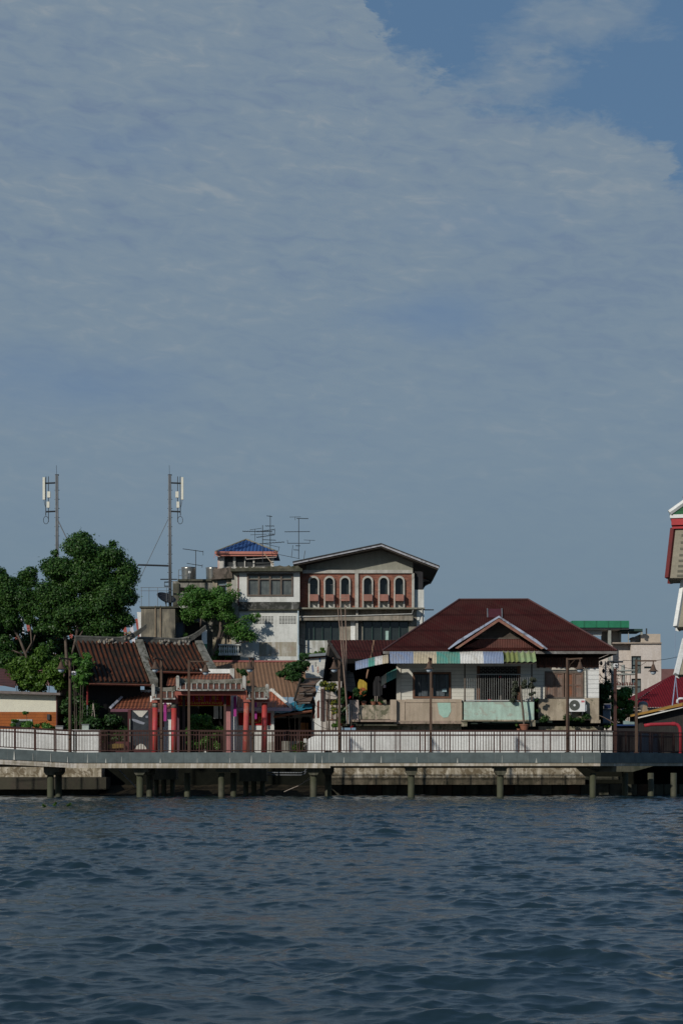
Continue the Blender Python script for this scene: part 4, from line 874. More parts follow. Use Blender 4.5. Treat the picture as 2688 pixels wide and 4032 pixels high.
# ------------------------------------------------------------------ gatehouse behind the gate
YGH = 99.2
gh = thing('gatehouse', 'white gatehouse with orange tiled roofs and pink beams behind the red gate', 'building', (X(800, YGH), YGH, 1.95))
b = MB().pb(909, 2735, 930, 2970, YGH-.9, 3).build('wall', WALLW, gh)
MB().pb(930, 2796, 1079, 2970, YGH, .3).build('wall', WHITE, gh); MB().pb(1056, 2920, 1082, 2970, YGH-.05, .05).build('wall', WHITED, gh)
MB().pb(592, 2740, 642, 2970, YGH, .3).pb(642, 2735, 676, 2970, YGH-.3, .3).build('wall', WALLW, gh)
def tileroof(x0, x1, xt0, xt1, yb, yt, Yf, Yb, mat, hip_l=0, hip_r=0):
    A = Vector((X(x0, Yf), Yf, Z(yb, Yf))); B = Vector((X(x1, Yf), Yf, Z(yb, Yf))); T0 = X(xt0, Yb); T1 = X(xt1, Yb); zt = Z(yt, Yb)
    U = Vector((0, Yb-Yf, zt-A.z)); W = B.x-A.x; a = (T0-A.x)/W; c = (B.x-T1)/W
    return MB().corr(A, B, U, lambda u: U.length*min(1, u/a if a > 0 else 1, (1-u)/c if c > 0 else 1), .2, .03, nseg=1).build('roof', mat, gh)
tileroof(1000-110, 1146, 890, 1072, 2786, 2718, YGH-.9, YGH+1.4, ORTILE)
tileroof(430, 680, 508, 640, 2790, 2722, YGH-.9, YGH+1.4, ORTILED)
tileroof(655, 912, 656, 911, 2700, 2652, YGH+.4, YGH+2.2, ORTILED)
MB().pb(656, 2634, 910, 2651, YGH+2.1, .2).build('ridge', WALLW, gh)
MB().pb(905, 2632, 922, 2690, YGH+2.0, .3).build('ridge_end', WHITED, gh)
MB().pb(505, 2716, 606, 2732, YGH+1.3, .2).build('ridge', WALLW, gh)
b = MB().bar((X(506, YGH+1.3), YGH+1.3, Z(2720, YGH+1.3)), (X(436, YGH-1), YGH-1, Z(2786, YGH-1)), .13); b.build('hip_ridge', M('blue_white_ridge', (.5, .52, .58), (.4, .42, .48), dirt=(.08, .08, .07), da=.6), gh)
b = MB().bar((X(1068, YGH+1.3), YGH+1.3, Z(2716, YGH+1.3)), (X(1143, YGH-1), YGH-1, Z(2781, YGH-1)), .15); b.build('hip_ridge', M('white_mossy_ridge', (.6, .58, .54), (.5, .48, .44), dirt=(.12, .12, .06), da=.6), gh)
MB().pb(1052, 2712, 1080, 2724, YGH+1.2, .2).build('ridge', WHITED, gh)
MB().pb(925, 2786, 1148, 2799, YGH-.95, .12).pb(925, 2786, 935, 2799, YGH-.8, .9).build('fascia_beam', PINKBEAM, gh)
MB().pb(436, 2791, 680, 2803, YGH-.95, .12).build('fascia_beam', M('dim_plum_beam', (.16, .06, .09), (.12, .05, .07)), gh)
# plaques
p1 = thing('red_plaque', 'red plaque with gold characters on the white wall behind the two right gate pillars', 'sign', (X(1002, YGH), YGH-.03, Z(2856, YGH)))
MB().pb(939, 2807, 1066, 2856, YGH-.03, .028).build('board', REDSIGN, p1)
text_mesh('福之好', 'lettering', GOLD, p1, X(962, YGH), X(1042, YGH), Z(2846, YGH), Z(2818, YGH), YGH-.04, ext=.004)
p2 = thing('red_plaque', 'red plaque with gold characters on the wall beside the leftmost gate pillar', 'sign', (X(630, YGH), YGH-.03, Z(2862, YGH)))
MB().pb(600, 2812, 646, 2863, YGH-.33, .028).build('board', REDSIGN, p2)
text_mesh('福', 'lettering', GOLD, p2, X(620, YGH), X(642, YGH), Z(2856, YGH), Z(2820, YGH), YGH-.34, ext=.004)
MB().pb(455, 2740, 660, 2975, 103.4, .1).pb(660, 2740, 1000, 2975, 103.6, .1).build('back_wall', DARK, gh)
MB().pb(842, 2776, 860, 2830, 103, .1).pb(866, 2776, 873, 2830, 103, .1).pb(800, 2930, 812, 2968, 101, .2).build('inner_pillar', WALLW, gh)
MB().pb(905, 2780, 909, 2965, 99, .15).build('inner_pillar', PINKBEAM, gh)
# dark glazed door with torn sheets
dr = thing('glazed_door', 'dark glazed door panel with white shapes in a brown frame', 'door', (X(547, 98), 97.9, 1.95))
Yd = 97.9
MB().pb(504, 2794, 516, 2962, Yd, .12).pb(586, 2790, 600, 2962, Yd, .12).pb(516, 2790, 586, 2796, Yd, .12).pb(516, 2950, 586, 2962, Yd, .12).build('frame', REDDK, dr)
MB().pb(516, 2796, 586, 2950, Yd+.06, .03).build('dark_sheet', M('crumpled_black_sheet', (.035, .042, .05), (.018, .022, .028), bump=1.2, bs=3, rough=.4), dr)
MB().pp([(521, 2796), (585, 2796), (560, 2824), (548, 2822)], Yd+.045, .01).pp([(531, 2950), (540, 2936), (554, 2928), (568, 2932), (580, 2950)], Yd+.045, .01).build('white_sheet', M('white_sheet', (.55, .53, .47), (.48, .46, .42)), dr)
MB().pp([(521, 2830), (534, 2832), (572, 2846), (566, 2853), (550, 2850), (521, 2838)], Yd+.04, .01).pb(574, 2818, 583, 2827, Yd+.04, .01).build('tape_strip', M('grey_tape', (.25, .27, .32)), dr)
MB().pb(510, 2830, 514, 2960, Yd-.1, .05).build('side_post', M('grey_green_post', (.2, .22, .19)), dr)
MB().pb(424, 2920, 508, 2962, 97.6, .3).build('dark_plinth', REDDK, label='dark red plinth under the carved gold panel', cat='plinth')
gp_ = thing('carved_panel', 'dull gold carved panel leaning low behind the railing', 'carved panel', (X(455, 97.4), 97.4, Z(2948, 97.4)))
MB().pp([(424, 2932), (440, 2930), (456, 2927), (486, 2929), (491, 2938), (487, 2945), (424, 2948)], 97.4, .1).build('panel', M('dull_gold_carving', (.20, .13, .03), (.10, .065, .02), s=9, bump=1.5, bs=9), gp_)
# ------------------------------------------------------------------ the red gate
YP = 97.0
gt = thing('temple_gate', 'red pillared temple gate with grey mortar ridges and three small tiled roofs', 'gate', (X(825, YP), YP, 1.95))
for x, yt, dx, m_, top in ((612, 2768, -3, REDCOL, 1), (686, 2770, -1, REDCOL, 1), (971, 2766, -4, M('orange_red_pillar_paint', (.40, .11, .07), (.38, .05, .06), dirt=(.36, .25, .22), da=.6, dz=.58), 0), (1042, 2766, -2, REDCOL, 0)):
    MB().tube([(X(x+dx, YP), YP, 1.9), (X(x, YP), YP, Z(yt+(18 if top else 2), YP))], [.165, .145], 18).build('pillar', m_, gt, smooth=True)
    if top: MB().tube([(X(x, YP), YP, Z(yt+18, YP)), (X(x, YP), YP, Z(yt-4, YP))], .15, 16).build('pillar_neck', CONC, gt, smooth=True)
for x in (723, 885): MB().pb(x-4, 2737, x+5, 2966, YP+.5, .14).build('inner_post', M('dark_brown_post', (.075, .045, .038), (.06, .035, .03)), gt)
MB().pb(889, 2780, 908, 2966, YP+1.1, .25).build('pink_post', M('faded_pink_paint', (.45, .20, .20), (.38, .17, .17)), gt)
MB().pb(698, 2770, 706, 2966, YP+1.0, .2).build('pink_post', M('plum_shadow_post', (.10, .05, .07)), gt)
MB().pb(692, 2722, 968, 2737, YP-.25, .5).pb(690, 2722, 700, 2770, YP-.23, .46).pb(958, 2722, 968, 2752, YP-.23, .46).build('beam', REDBM, gt)
MB().pb(598, 2756, 690, 2767, YP-.22, .44).build('beam', REDBM, gt); MB().pb(958, 2754, 1060, 2764, YP-.22, .44).build('beam', REDBM, gt)
def gate_roof(x0, x1, ye, yt, sag, rh, ribs, l_end, r_end):
    """a little roof: tile slope with mortar ribs, sagging ridge wall, upright ends"""
    Yf, Yr = YP-.55, YP+.15; n = 14
    MB().slab([(X(x0, Yf), Yf, Z(ye, Yf)), (X(x1, Yf), Yf, Z(ye, Yf)), (X(x1, Yr), Yr, Z(yt+rh, Yr)), (X(x0, Yr), Yr, Z(yt+rh, Yr))], .05).slab([(X(x1, Yr), Yr+.7, Z(ye, Yf)), (X(x0, Yr), Yr+.7, Z(ye, Yf)), (X(x0, Yr), Yr, Z(yt+rh, Yr)), (X(x1, Yr), Yr, Z(yt+rh, Yr))], .05).build('tile_slope', M('gate_dark_tiles', (.16, .06, .04), (.07, .045, .035), lines=.12, la=.8), gt)
    b = MB()
    for i in range(ribs):
        x = x0+(x1-x0)*(i+.5)/ribs; b.tube([(X(x, Yf), Yf-.02, Z(ye, Yf)+.03), (X(x, Yr), Yr, Z(yt+rh, Yr)+.03)], .038, 7)
    b.build('rib', M('limewashed_rib', (.42, .41, .37), (.25, .24, .21), dirt=(.1, .1, .07), da=.6), gt)
    b = MB()
    for i in range(n):
        fa, fb = i/n, (i+1)/n; sa_, sb_ = sag*(1-(2*fa-1)**2), sag*(1-(2*fb-1)**2)
        b.pp([(x0+(x1-x0)*fa, yt+sa_), (x0+(x1-x0)*fb, yt+sb_), (x0+(x1-x0)*fb, yt+sb_*.4+rh+1), (x0+(x1-x0)*fa, yt+sa_*.4+rh+1)], Yr-.1, .2)
    b.pb(x0, yt+rh-2, x1, yt+rh+2, Yr-.16, .3)
    b.build('ridge', MORTAR, gt)
    MB().pb(x0-1, ye-2, x1+1, ye+4, Yf-.03, .1).build('eave_edge', M('white_grime_eave', (.42, .41, .39), (.25, .24, .22), dirt=(.06, .055, .045), da=.8, dz=.48), gt)
    b = MB()
    for on, x in ((l_end, x0), (r_end, x1)):
        if on: b.pp([(x-6, ye+2), (x-7, yt-4), (x-3, yt-9), (x+3, yt-9), (x+6, yt-2), (x+6, ye+2)], Yr-.5, .5)
    b.build('ridge_end', MORTAR if False else M('whitened_mortar', (.45, .44, .41), (.28, .27, .24), dirt=(.08, .08, .06), da=.75), gt)
gate_roof(700, 962, 2716, 2669, 7, 20, 12, True, True)
gate_roof(604, 690, 2750, 2702, 5, 18, 4, True, False)
gate_roof(972, 1052, 2750, 2702, 4, 20, 4, False, True)
# banner
bn = thing('signboard', 'red signboard with gold writing seen from behind under the gate beam', 'sign', (X(805, YP), YP+1.0, Z(2780, YP)))
Yb_ = YP+.9
MB().pb(703, 2736, 908, 2780, Yb_, .05).build('board', REDSIGN, bn)
MB().pb(703, 2777, 908, 2780, Yb_-.02, .02).pb(906, 2736, 908.5, 2777, Yb_-.02, .02).build('gold_edge', M('gold_edge', (.55, .33, .04)), bn)
text_mesh('連', 'lettering', GOLD, bn, X(832, Yb_), X(862, Yb_), Z(2757, Yb_), Z(2738, Yb_), Yb_-.015, True, .004)
text_mesh('安', 'lettering', GOLD, bn, X(771, Yb_), X(803, Yb_), Z(2757, Yb_), Z(2738, Yb_), Yb_-.015, True, .004)
text_mesh('興', 'lettering', GOLD, bn, X(712, Yb_), X(742, Yb_), Z(2757, Yb_), Z(2738, Yb_), Yb_-.015, True, .004)
text_mesh('ชุนฮวกพแแอบ กา', 'lettering', GOLD, bn, X(705, Yb_), X(876, Yb_), Z(2776.5, Yb_), Z(2763, Yb_), Yb_-.015, True, .004)
NTH = ('first', 'second', 'third', 'fourth', 'fifth', 'sixth', 'seventh')
for i, x in enumerate((739, 762, 784, 806, 828, 849, 876)):
    MB().pb(x-1.5, 2740, x+1.7, 2763, YP+.65+.01*i, .03).build('ribbon', MAGENTA, label=NTH[i]+' from the left of the thin magenta ribbons hanging before the signboard', cat='ribbon', group='magenta ribbons in front of the signboard')
for x0, x1, y0, y1, Yq, lb in ((645, 656, 2768, 2840, YP+1.2, 'magenta cloth strip hanging between the two left gate pillars'), (920, 931, 2741, 2822, YP+.9, 'magenta cloth strip hanging on the white wall right of the signboard'), (1003, 1011, 2765, 2832, YP+1.3, 'magenta cloth strip hanging between the two right gate pillars')):
    MB().pp([(x0, y0+2), (x0+3, y0), (x1-2, y0), (x1, y0+2), (x1, y1-2), (x1-4, y1), (x0, y1-1)], Yq, .05).build('cloth_strip', MAGENTA, label=lb, cat='cloth', group='magenta cloth strips on the gate')
bush('gate_shrub', 'leafy green shrub framed by the middle of the gate', [(790, 2835, 48, 30), (770, 2880, 44, 36), (830, 2880, 46, 34), (800, 2930, 50, 24), (845, 2930, 26, 24), (760, 2925, 24, 22)], 99.4, 8500, .075, L_FERN, 61, sub=9)
# ------------------------------------------------------------------ old temple roofs
TH = R(27)
def temple(label, rx, ry_, Y, Lr, dl, mirror=False, post=None, seedx=0):
    """(rx, ry_) = picture point of the right end of the ridge; ridge runs back-left; slope falls to the right"""
    r = thing('temple_hall', label, 'temple', (X(rx, Y)-Lr/2, Y, 1.95))
    P = Vector((X(rx, Y), Y, Z(ry_, Y))); e = Vector((math.cos(TH), math.sin(TH), 0)); f = Vector((math.sin(TH), -math.cos(TH), 0))
    L0 = P-e*Lr; dn, dr_ = dl        # horizontal run, drop
    E0 = L0+f*dn-Vector((0, 0, dr_)); E1 = P+f*dn-Vector((0, 0, dr_))
    U = (P-E1)
    b = MB(); pit = .27; n = int(Lr/pit); UL = U.length
    MB().slab([E0-Vector((0, 0, .02)), E1-Vector((0, 0, .02)), P-Vector((0, 0, .02)), L0-Vector((0, 0, .02))], .1).build('tile_bed', M('sooty_tile_bed', (.035, .028, .02), (.025, .02, .016)), r)
    for i in range(n):
        q = E0+e*(pit*(i+.5)); pts = [q+U*(k/8)+Vector((0, 0, .035+.02*((k+i) % 2)-.05*math.sin(math.pi*k/8))) for k in range(9)]; b.tube(pts, [.078 if k % 2 else .07 for k in range(9)], 8)
    b.build('tile_rolls', OLDTILE, r)
    b = MB()
    for i in range(n): q = E0+e*(pit*(i+.5))+U; b.lathe((q.x, q.y-.02, q.z-.02), [(.07, .05), (.085, 0), (.07, -.06)], 8)
    b.build('tile_caps', MORTARD, r)
    B0 = L0-f*dn-Vector((0, 0, dr_)); B1 = P-f*dn-Vector((0, 0, dr_)); MB().slab([L0, P, B1, B0], .1).build('back_slope', M('sooty_tile_bed'), r)
    # swept ridge
    pr = []
    for k in range(13):
        u = k/12; lift = .18+1.0*max(0, u-.55)**2*4.2; pr.append(L0+e*((Lr+.55)*u)+Vector((0, 0, lift)))
    b = MB(); 
    for k in range(12):
        p, q = pr[k], pr[k+1]; wv = f*.09; hgt = .30*(1-.5*(k/12)**3); b.poly([p+wv, q+wv, q-wv, p-wv, p+wv-Vector((0, 0, hgt)), q+wv-Vector((0, 0, hgt)), q-wv-Vector((0, 0, hgt)), p-wv-Vector((0, 0, hgt))], [(0, 1, 2, 3), (4, 7, 6, 5), (0, 4, 5, 1), (2, 6, 7, 3), (0, 3, 7, 4), (1, 5, 6, 2)])
    b.tube([p+Vector((0, 0, .04)) for p in pr], [.10-.05*(k/12)**2 for k in range(13)], 8)
    rg = b.build('ridge', MORTARD, r)
    b = MB(); rs = random.Random(seedx)
    for k in range(34):
        u = rs.uniform(.35, .93); p = L0+e*(Lr*u)+f*.12+Vector((0, 0, rs.uniform(-.12, .14)+(.55 if .78 < u else 0)*rs.random())); q = rs.uniform(.03, .12); b.lathe(p, [(q*.3, -q), (q, -q*.3), (q*.9, q*.4), (q*.3, q)], 6)
    b.build('ridge_ornament', M('porcelain_ornament', (.26, .24, .21), (.14, .125, .11), s=9, dirt=(.4, .28, .05), da=.5), rg)
    # verge wall down the right end
    pts = [P+e*.12+Vector((0, 0, .22))+(E1-P)*(k/10)+Vector((0, 0, -.10*math.sin(math.pi*k/10))) for k in range(11)]
    b = MB()
    for k in range(10):
        p, q = pts[k], pts[k+1]; wv = e*.23; dzv = Vector((0, 0, .45))
        b.poly([p-wv, p+wv, q+wv, q-wv, p-wv-dzv, p+wv-dzv, q+wv-dzv, q-wv-dzv], [(0, 3, 2, 1), (4, 5, 6, 7), (0, 1, 5, 4), (2, 3, 7, 6), (0, 4, 7, 3), (1, 2, 6, 5)])
    b.build('verge', MORTAR, r)
    MB().bar(E0-Vector((0, 0, .12)), E1-Vector((0, 0, .12)), .09).build('eave_beam', M('rusty_eave_beam', (.17, .06, .035), (.1, .04, .03)), r)
    w0 = E0-f*1.0; w1 = E1-f*1.0-e*.3
    b = MB().poly([w0, w1, (w1.x, w1.y, 1.9), (w0.x, w0.y, 1.9)], [(0, 1, 2, 3)]); b.build('wall', M('eave_shade_wall', (.008, .008, .008), (.005, .005, .005)), r)  # shade below the eave put into the near-black wall colour
    b = MB().poly([w1, B1+f*1.0, ((B1+f).x, (B1+f).y, 1.9), (w1.x, w1.y, 1.9), P-e*.3], [(3, 2, 1, 4, 0)]); b.build('side_wall', DARKW, r)
    return r, E0, E1
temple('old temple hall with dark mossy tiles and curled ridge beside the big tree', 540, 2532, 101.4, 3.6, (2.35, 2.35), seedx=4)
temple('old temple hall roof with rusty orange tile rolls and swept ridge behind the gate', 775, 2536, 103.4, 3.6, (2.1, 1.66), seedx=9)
b = MB().tube([(X(345, 98.2), 98.2, 1.95), (X(345, 98.2), 98.2, Z(2775, 98.2))], .03, 8).build('incense_post', STEEL, label='thin metal post with a red sleeve left of the temple', cat='post')
MB().tube([(X(345, 98.2), 98.2, Z(2775, 98.2)), (X(345, 98.2), 98.2, Z(2686, 98.2))], .055, 8).build('red_sleeve', M('dark_red_sleeve', (.22, .02, .02)), b)
b = MB(); Yq = 97.9
for p, q in (((358, 2880), (368, 2768)), ((368, 2768), (382, 2890)), ((352, 2874), (378, 2880))): b.tube([(X(p[0], Yq), Yq, Z(p[1], Yq)), (X(q[0], Yq), Yq, Z(q[1], Yq))], .02, 6)
b.build('stick_tripod', M('pale_stick'), label='thin pale sticks leaning together above the left white wall', cat='sticks')
for x0, x1, y0, lb in ((324, 350, 2854, 'pale green metal box on the left white wall near the red sleeve post'), (220, 248, 2860, 'grey metal box on the left white wall beside the shed')):
    r = thing('meter_box', lb, 'box', (X(x0, 97), 97, Z(2880, 97)), 'metal boxes on the left white wall'); MB().pb(x0, y0, x1, 2882, 97, .3).build('box', M('pale_green_metal', (.36, .42, .38)) if x0 > 300 else M('grey_metal', (.30, .30, .30)), r); MB().pb(x0-2, y0-3, x1+2, y0, 96.95, .4).build('lid', STEEL, r)
# ------------------------------------------------------------------ shed on the left
YSd = 98.4
sd_ = thing('shed', 'low shed with cream upper wall and orange varnished boards at the left edge', 'shed', (X(60, YSd), YSd, 1.95))
MB().pp([(-420, 2722), (223, 2735), (223, 2804), (-420, 2804)], YSd, 3).build('upper_wall', CREAMW, sd_)
MB().pb(-420, 2803, 223.5, 2900, YSd-.06, 3).build('lower_wall', ORANGEW, sd_)
MB().pp([(-440, 2704), (238, 2728), (238, 2737), (-440, 2718)], YSd-.5, 4).build('roof', M('grey_shed_roof', (.19, .16, .15), (.13, .11, .10)), sd_)
MB().pp([(222, 2737), (226, 2737), (226, 2900), (222, 2900)], YSd-.08, .05).build('corner_trim', REDDK, sd_)
lt = MB().pb(186, 2812, 197, 2834, YSd-.18, .12).build('wall_light', STEELD, sd_)
MB().pb(46, 2832, 128, 2866, YSd-.1, .05).build('window', M('white_metal_frame'), sd_); MB().pb(52, 2838, 122, 2866, YSd-.12, .03).build('window_pane', GLASS, sd_)
bush('climbing_shrub', 'leafy shrub growing in front of the shed boards', [(105, 2855, 34, 26), (60, 2845, 22, 20), (160, 2862, 40, 12), (106, 2812, 8, 14), (200, 2866, 18, 8)], 97.6, 2600, .075, L_FERN, 62)
b = MB(); b.slab([(X(-60, 99.4), 99.4, Z(2680, 99.4)), (X(62, 99.4), 99.4, Z(2704, 99.4)), (X(58, 101), 101.4, Z(2640, 101)), (X(-60, 101), 101.4, Z(2620, 101))], .08)
b.build('old_lean_to_roof', M('purplish_old_tiles', (.12, .05, .05), (.07, .04, .04), lines=.16), label='purplish tiled lean-to roof behind the shed at the left edge', cat='roof')
# striped pavilion far behind the trees
pv_ = thing('striped_pavilion', 'far pavilion with red and white striped roof glimpsed through the left trees', 'building', (X(300, 118), 118, 1.9))
for i in range(26):
    x = -120+i*27; MB().slab([(X(x, 116), 116, Z(2572, 116)), (X(x+13.5, 116), 116, Z(2572, 116)), (X(x+13.5-22, 120), 120, Z(2436, 120)), (X(x-22, 120), 120, Z(2436, 120))], .06).build('roof_strip', M('pavilion_red_strip', (.40, .10, .07)) if i % 2 else M('pavilion_white_strip', (.66, .62, .62)), pv_)
MB().pp([(540, 2410), (566, 2410), (584, 2560), (556, 2560)], 115.5, .2).build('white_gable', WALLW, pv_)
MB().pb(-130, 2574, 560, 2700, 117, .2).build('wall', M('dim_pink_wall', (.35, .2, .2)), pv_)
# ------------------------------------------------------------------ trees on the left
tree('leafy_tree', 'big round dense green tree left of the masts, tallest of the trees', 102.5, (275, 2700),
     [[(262, 2720, 14, 0), (264, 2600, 11, 0), (258, 2500, 8, .2), (250, 2400, 5, 0)], [(280, 2720, 12, -.3), (290, 2560, 9, -.3), (302, 2500, 7, -.2), (330, 2400, 4, 0)], [(292, 2540, 6, -.3), (330, 2480, 4, -.4)], [(300, 2505, 7, -.2), (306, 2470, 6, -.2), (300, 2420, 4, 0)]],
     [(235, 2240, 52, 46), (330, 2165, 62, 46), (430, 2190, 52, 46), (486, 2270, 38, 56), (350, 2270, 95, 62), (220, 2330, 62, 52), (430, 2360, 80, 62), (300, 2400, 85, 46), (190, 2400, 46, 46), (482, 2430, 38, 40), (312, 2112, 26, 20), (336, 2116, 22, 20), (440, 2130, 24, 22), (212, 2176, 22, 24), (400, 2470, 66, 30), (240, 2470, 44, 26), (508, 2350, 26, 32), (170, 2470, 30, 26), (450, 2510, 40, 22)],
     120000, .08, L_BIG, 71, sub=9, subr=.62)
tree('leafy_tree', 'dark broad tree at the left edge with slanting pale branches', 103.5, (110, 2700),
     [[(120, 2720, 11, 0), (104, 2580, 9, 0), (76, 2510, 7, 0), (30, 2440, 5, 0)], [(100, 2580, 6, 0), (48, 2560, 4, -.2)], [(104, 2570, 7, 0), (126, 2530, 5, 0), (118, 2440, 4, 0)], [(122, 2560, 5, .1), (140, 2500, 4, .1)]],
     [(-10, 2260, 42, 36), (20, 2320, 56, 44), (110, 2276, 34, 40), (80, 2370, 62, 46), (-40, 2400, 60, 60), (50, 2440, 46, 32), (130, 2420, 36, 40), (10, 2530, 36, 30), (-80, 2330, 50, 80), (180, 2540, 22, 26), (250, 2610, 46, 40), (30, 2610, 50, 36), (210, 2540, 26, 30), (330, 2570, 36, 30)],
     76000, .08, L_BIG, 72, sub=8, subr=.62)
tree('dark_tree', 'very dark leafy tree filling the gap behind the pale trunks', 107, (200, 2700), [[(200, 2700, 9, 0), (205, 2500, 6, 0)], [(60, 2700, 8, 0), (70, 2520, 5, 0)]],
     [(10, 2460, 70, 50), (100, 2520, 60, 50), (190, 2480, 60, 44), (270, 2540, 60, 50), (350, 2500, 50, 44), (400, 2560, 40, 30), (20, 2570, 60, 40), (150, 2590, 60, 40), (440, 2470, 34, 26), (-60, 2520, 60, 60)], 30000, .11, L_DK, 79, sub=7, subr=.5)
bush('clipped_bush', 'yellow-green rounded bush behind the shed roof', [(95, 2640, 66, 46), (165, 2600, 48, 50), (200, 2650, 60, 50), (120, 2690, 60, 34), (240, 2690, 34, 30), (60, 2660, 34, 30)], 100.6, 20000, .085, L_YEL, 73, sub=9)
bush('clipped_bush', 'small bright green bush right of the bent walkway lamp', [(320, 2600, 46, 40), (290, 2600, 26, 30), (330, 2650, 34, 26), (300, 2690, 40, 30)], 97.6, 5500, .085, L_FERN, 74, sub=6)
bush('dark_hedge', 'very dark undergrowth behind the left white wall', [(290, 2800, 60, 60), (360, 2790, 40, 50), (260, 2870, 50, 20), (400, 2850, 70, 40), (480, 2850, 50, 36), (430, 2900, 60, 30), (310, 2740, 40, 50)], 98.5, 9000, .10, L_DK, 75, sub=5)
MB().pb(224, 2700, 460, 2975, 101.2, .2).build('back_wall', DARKW, label='dark wall behind the undergrowth beside the temple', cat='wall')
bush('hanging_vine', 'thin vine hanging under the left temple eave', [(378, 2770, 9, 48)], 99.2, 400, .07, L_YEL, 76, zb=4.5, cat='vine')
# feathery tree in the middle
tree('feathery_tree', 'light green feathery tree in front of the shophouses, roots on old walls', 110.6, (865, 2640),
     [[(852, 2650, 12, 0), (850, 2560, 12, 0), (870, 2480, 10, 0), (866, 2400, 6, 0), (880, 2330, 3, 0)], [(790, 2470, 5, -.4), (792, 2440, 5, -.4), (796, 2400, 4, -.3), (780, 2350, 3, 0)], [(855, 2570, 7, -.2), (880, 2490, 5, -.2), (930, 2450, 3, -.3), (970, 2430, 2, -.3)], [(840, 2580, 6, -.3), (910, 2540, 4, -.4), (1000, 2520, 2, -.5)], [(900, 2530, 4, 0), (905, 2420, 5, 0), (890, 2350, 3, 0)]],
     [(770, 2350, 60, 32), (720, 2380, 36, 26), (850, 2370, 70, 40), (880, 2340, 50, 28), (800, 2410, 60, 30), (900, 2420, 50, 32), (740, 2425, 50, 22), (940, 2470, 54, 28), (960, 2510, 48, 22), (980, 2440, 34, 20), (1000, 2420, 26, 10), (905, 2570, 50, 18), (870, 2600, 40, 12), (750, 2315, 24, 10), (900, 2305, 16, 10), (730, 2500, 20, 16), (990, 2500, 22, 12)],
     26000, .078, L_FERN, 77, bark=BARK, sub=7, subr=.46, aspect=.42, zb=1.95)
bush('gate_weed', 'small leafy sprig on the tan roof behind the gate lamp', [(950, 2650, 30, 8), (970, 2680, 14, 12), (940, 2640, 14, 6)], 100.0, 500, .08, L_DK, 78, zb=4, cat='plant', stems=False)
# ------------------------------------------------------------------ tan corrugated roof
tr_ = thing('warehouse', 'low building with a broad tan corrugated roof behind the gate', 'building', (X(1010, 106), 106, 1.95))
Aq = Vector((X(800, 101.5), 101.5, Z(2745, 101.5))); Bq = Vector((X(1215, 101.5), 101.5, Z(2745, 101.5))); Tq = Vector((X(800, 106), 106, Z(2606, 106)))
Uq = Vector((-.55, 4.5, Tq.z-Aq.z)); MB().corr(Aq+Vector((.4, 0, 0)), Bq+Vector((.5, 0, 0)), Uq, lambda u: Uq.length, .21, .02).build('roof', TANRF, tr_)
MB().pb(838, 2600, 1182, 2607, 105.9, .2).build('ridge_trim', M('pinkish_red_trim', (.30, .10, .09)), tr_)
MB().box(X(830, 105.8), 105.0, 1.9, X(1190, 105.8), 105.8, 5).build('wall', CONCD, tr_)
# ------------------------------------------------------------------ concrete blocks and masts on the left
cb = thing('concrete_building', 'bare stained concrete building with roof rail left of the feathery tree', 'building', (X(640, 110), 110, 1.9))
MB().pb(556, 2392, 690, 2620, 110, 3).build('wall', M('stained_ochre_concrete', (.27, .24, .18), (.20, .18, .14), streak=(.09, .085, .07), sa=.8, sth=.48), cb)
for x in (613, 633): MB().tube([(X(x, 110), 109.95, Z(2385, 110)), (X(x, 110), 109.95, Z(2580, 110))], .035, 6).build('downpipe', M('tan_pipe', (.34, .26, .18)), cb)
MB().pb(550, 2387, 704, 2393, 109.9, 3.1).build('roof_edge', CONCD, cb)
b = MB()
for y in (2312, 2325): b.tube([(X(552, 110), 110.2, Z(y, 110)), (X(670, 110), 110.2, Z(y, 110))], .015, 5)
for x in (556, 586, 620, 655): b.tube([(X(x, 110), 110.2, Z(2312, 110)), (X(x, 110), 110.2, Z(2388, 110))], .015, 5)
b.build('roof_rail', STEEL, cb)
MB().pb(690, 2452, 722, 2600, 110.6, 2).build('blue_grey_shutter', M('blue_grey_metal', (.07, .085, .10), (.05, .06, .075), lines=.12), cb)
MB().pb(722, 2450, 790, 2600, 112, 2).build('side_wall', DARKW, cb)
dsh = thing('satellite_dish', 'large black mesh satellite dish beside the tall mast', 'satellite dish', (X(655, 110.5), 110.5, Z(2386, 110.5)))
b = MB(); c0 = Vector((X(656, 110.5), 110.5, Z(2352, 110.5))); n_ = Vector((.35, -.45, .82)).normalized(); a_ = n_.cross(Vector((0, 0, 1))).normalized(); b2_ = a_.cross(n_)
rings = 6; seg = 20
for q in range(rings+1):
    rr = .62*q/rings; dp = -.26*(1-(q/rings)**2)
    for j in range(seg): an = 2*math.pi*j/seg; b.v.append(tuple(c0+a_*rr*math.cos(an)+b2_*rr*math.sin(an)+n_*dp))
for q in range(rings):
    for j in range(seg): b.f.append((q*seg+j, q*seg+(j+1) % seg, (q+1)*seg+(j+1) % seg, (q+1)*seg+j)); b.mi.append(0)
b.build('dish', M('black_mesh', (.03, .033, .04), (.02, .022, .03), rough=.6), dsh, smooth=True)
b = MB(); b.tube([c0+n_*-.26, c0+n_*.35], .015, 5)
for j in range(3): an = 2.1*j; b.tube([c0+a_*.6*math.cos(an)+b2_*.6*math.sin(an), c0+n_*.35], .01, 5)
b.tube([c0-n_*.26, (c0.x, c0.y, Z(2388, 110.5))], .035, 6); b.build('feed_arm', STEELD, dsh)
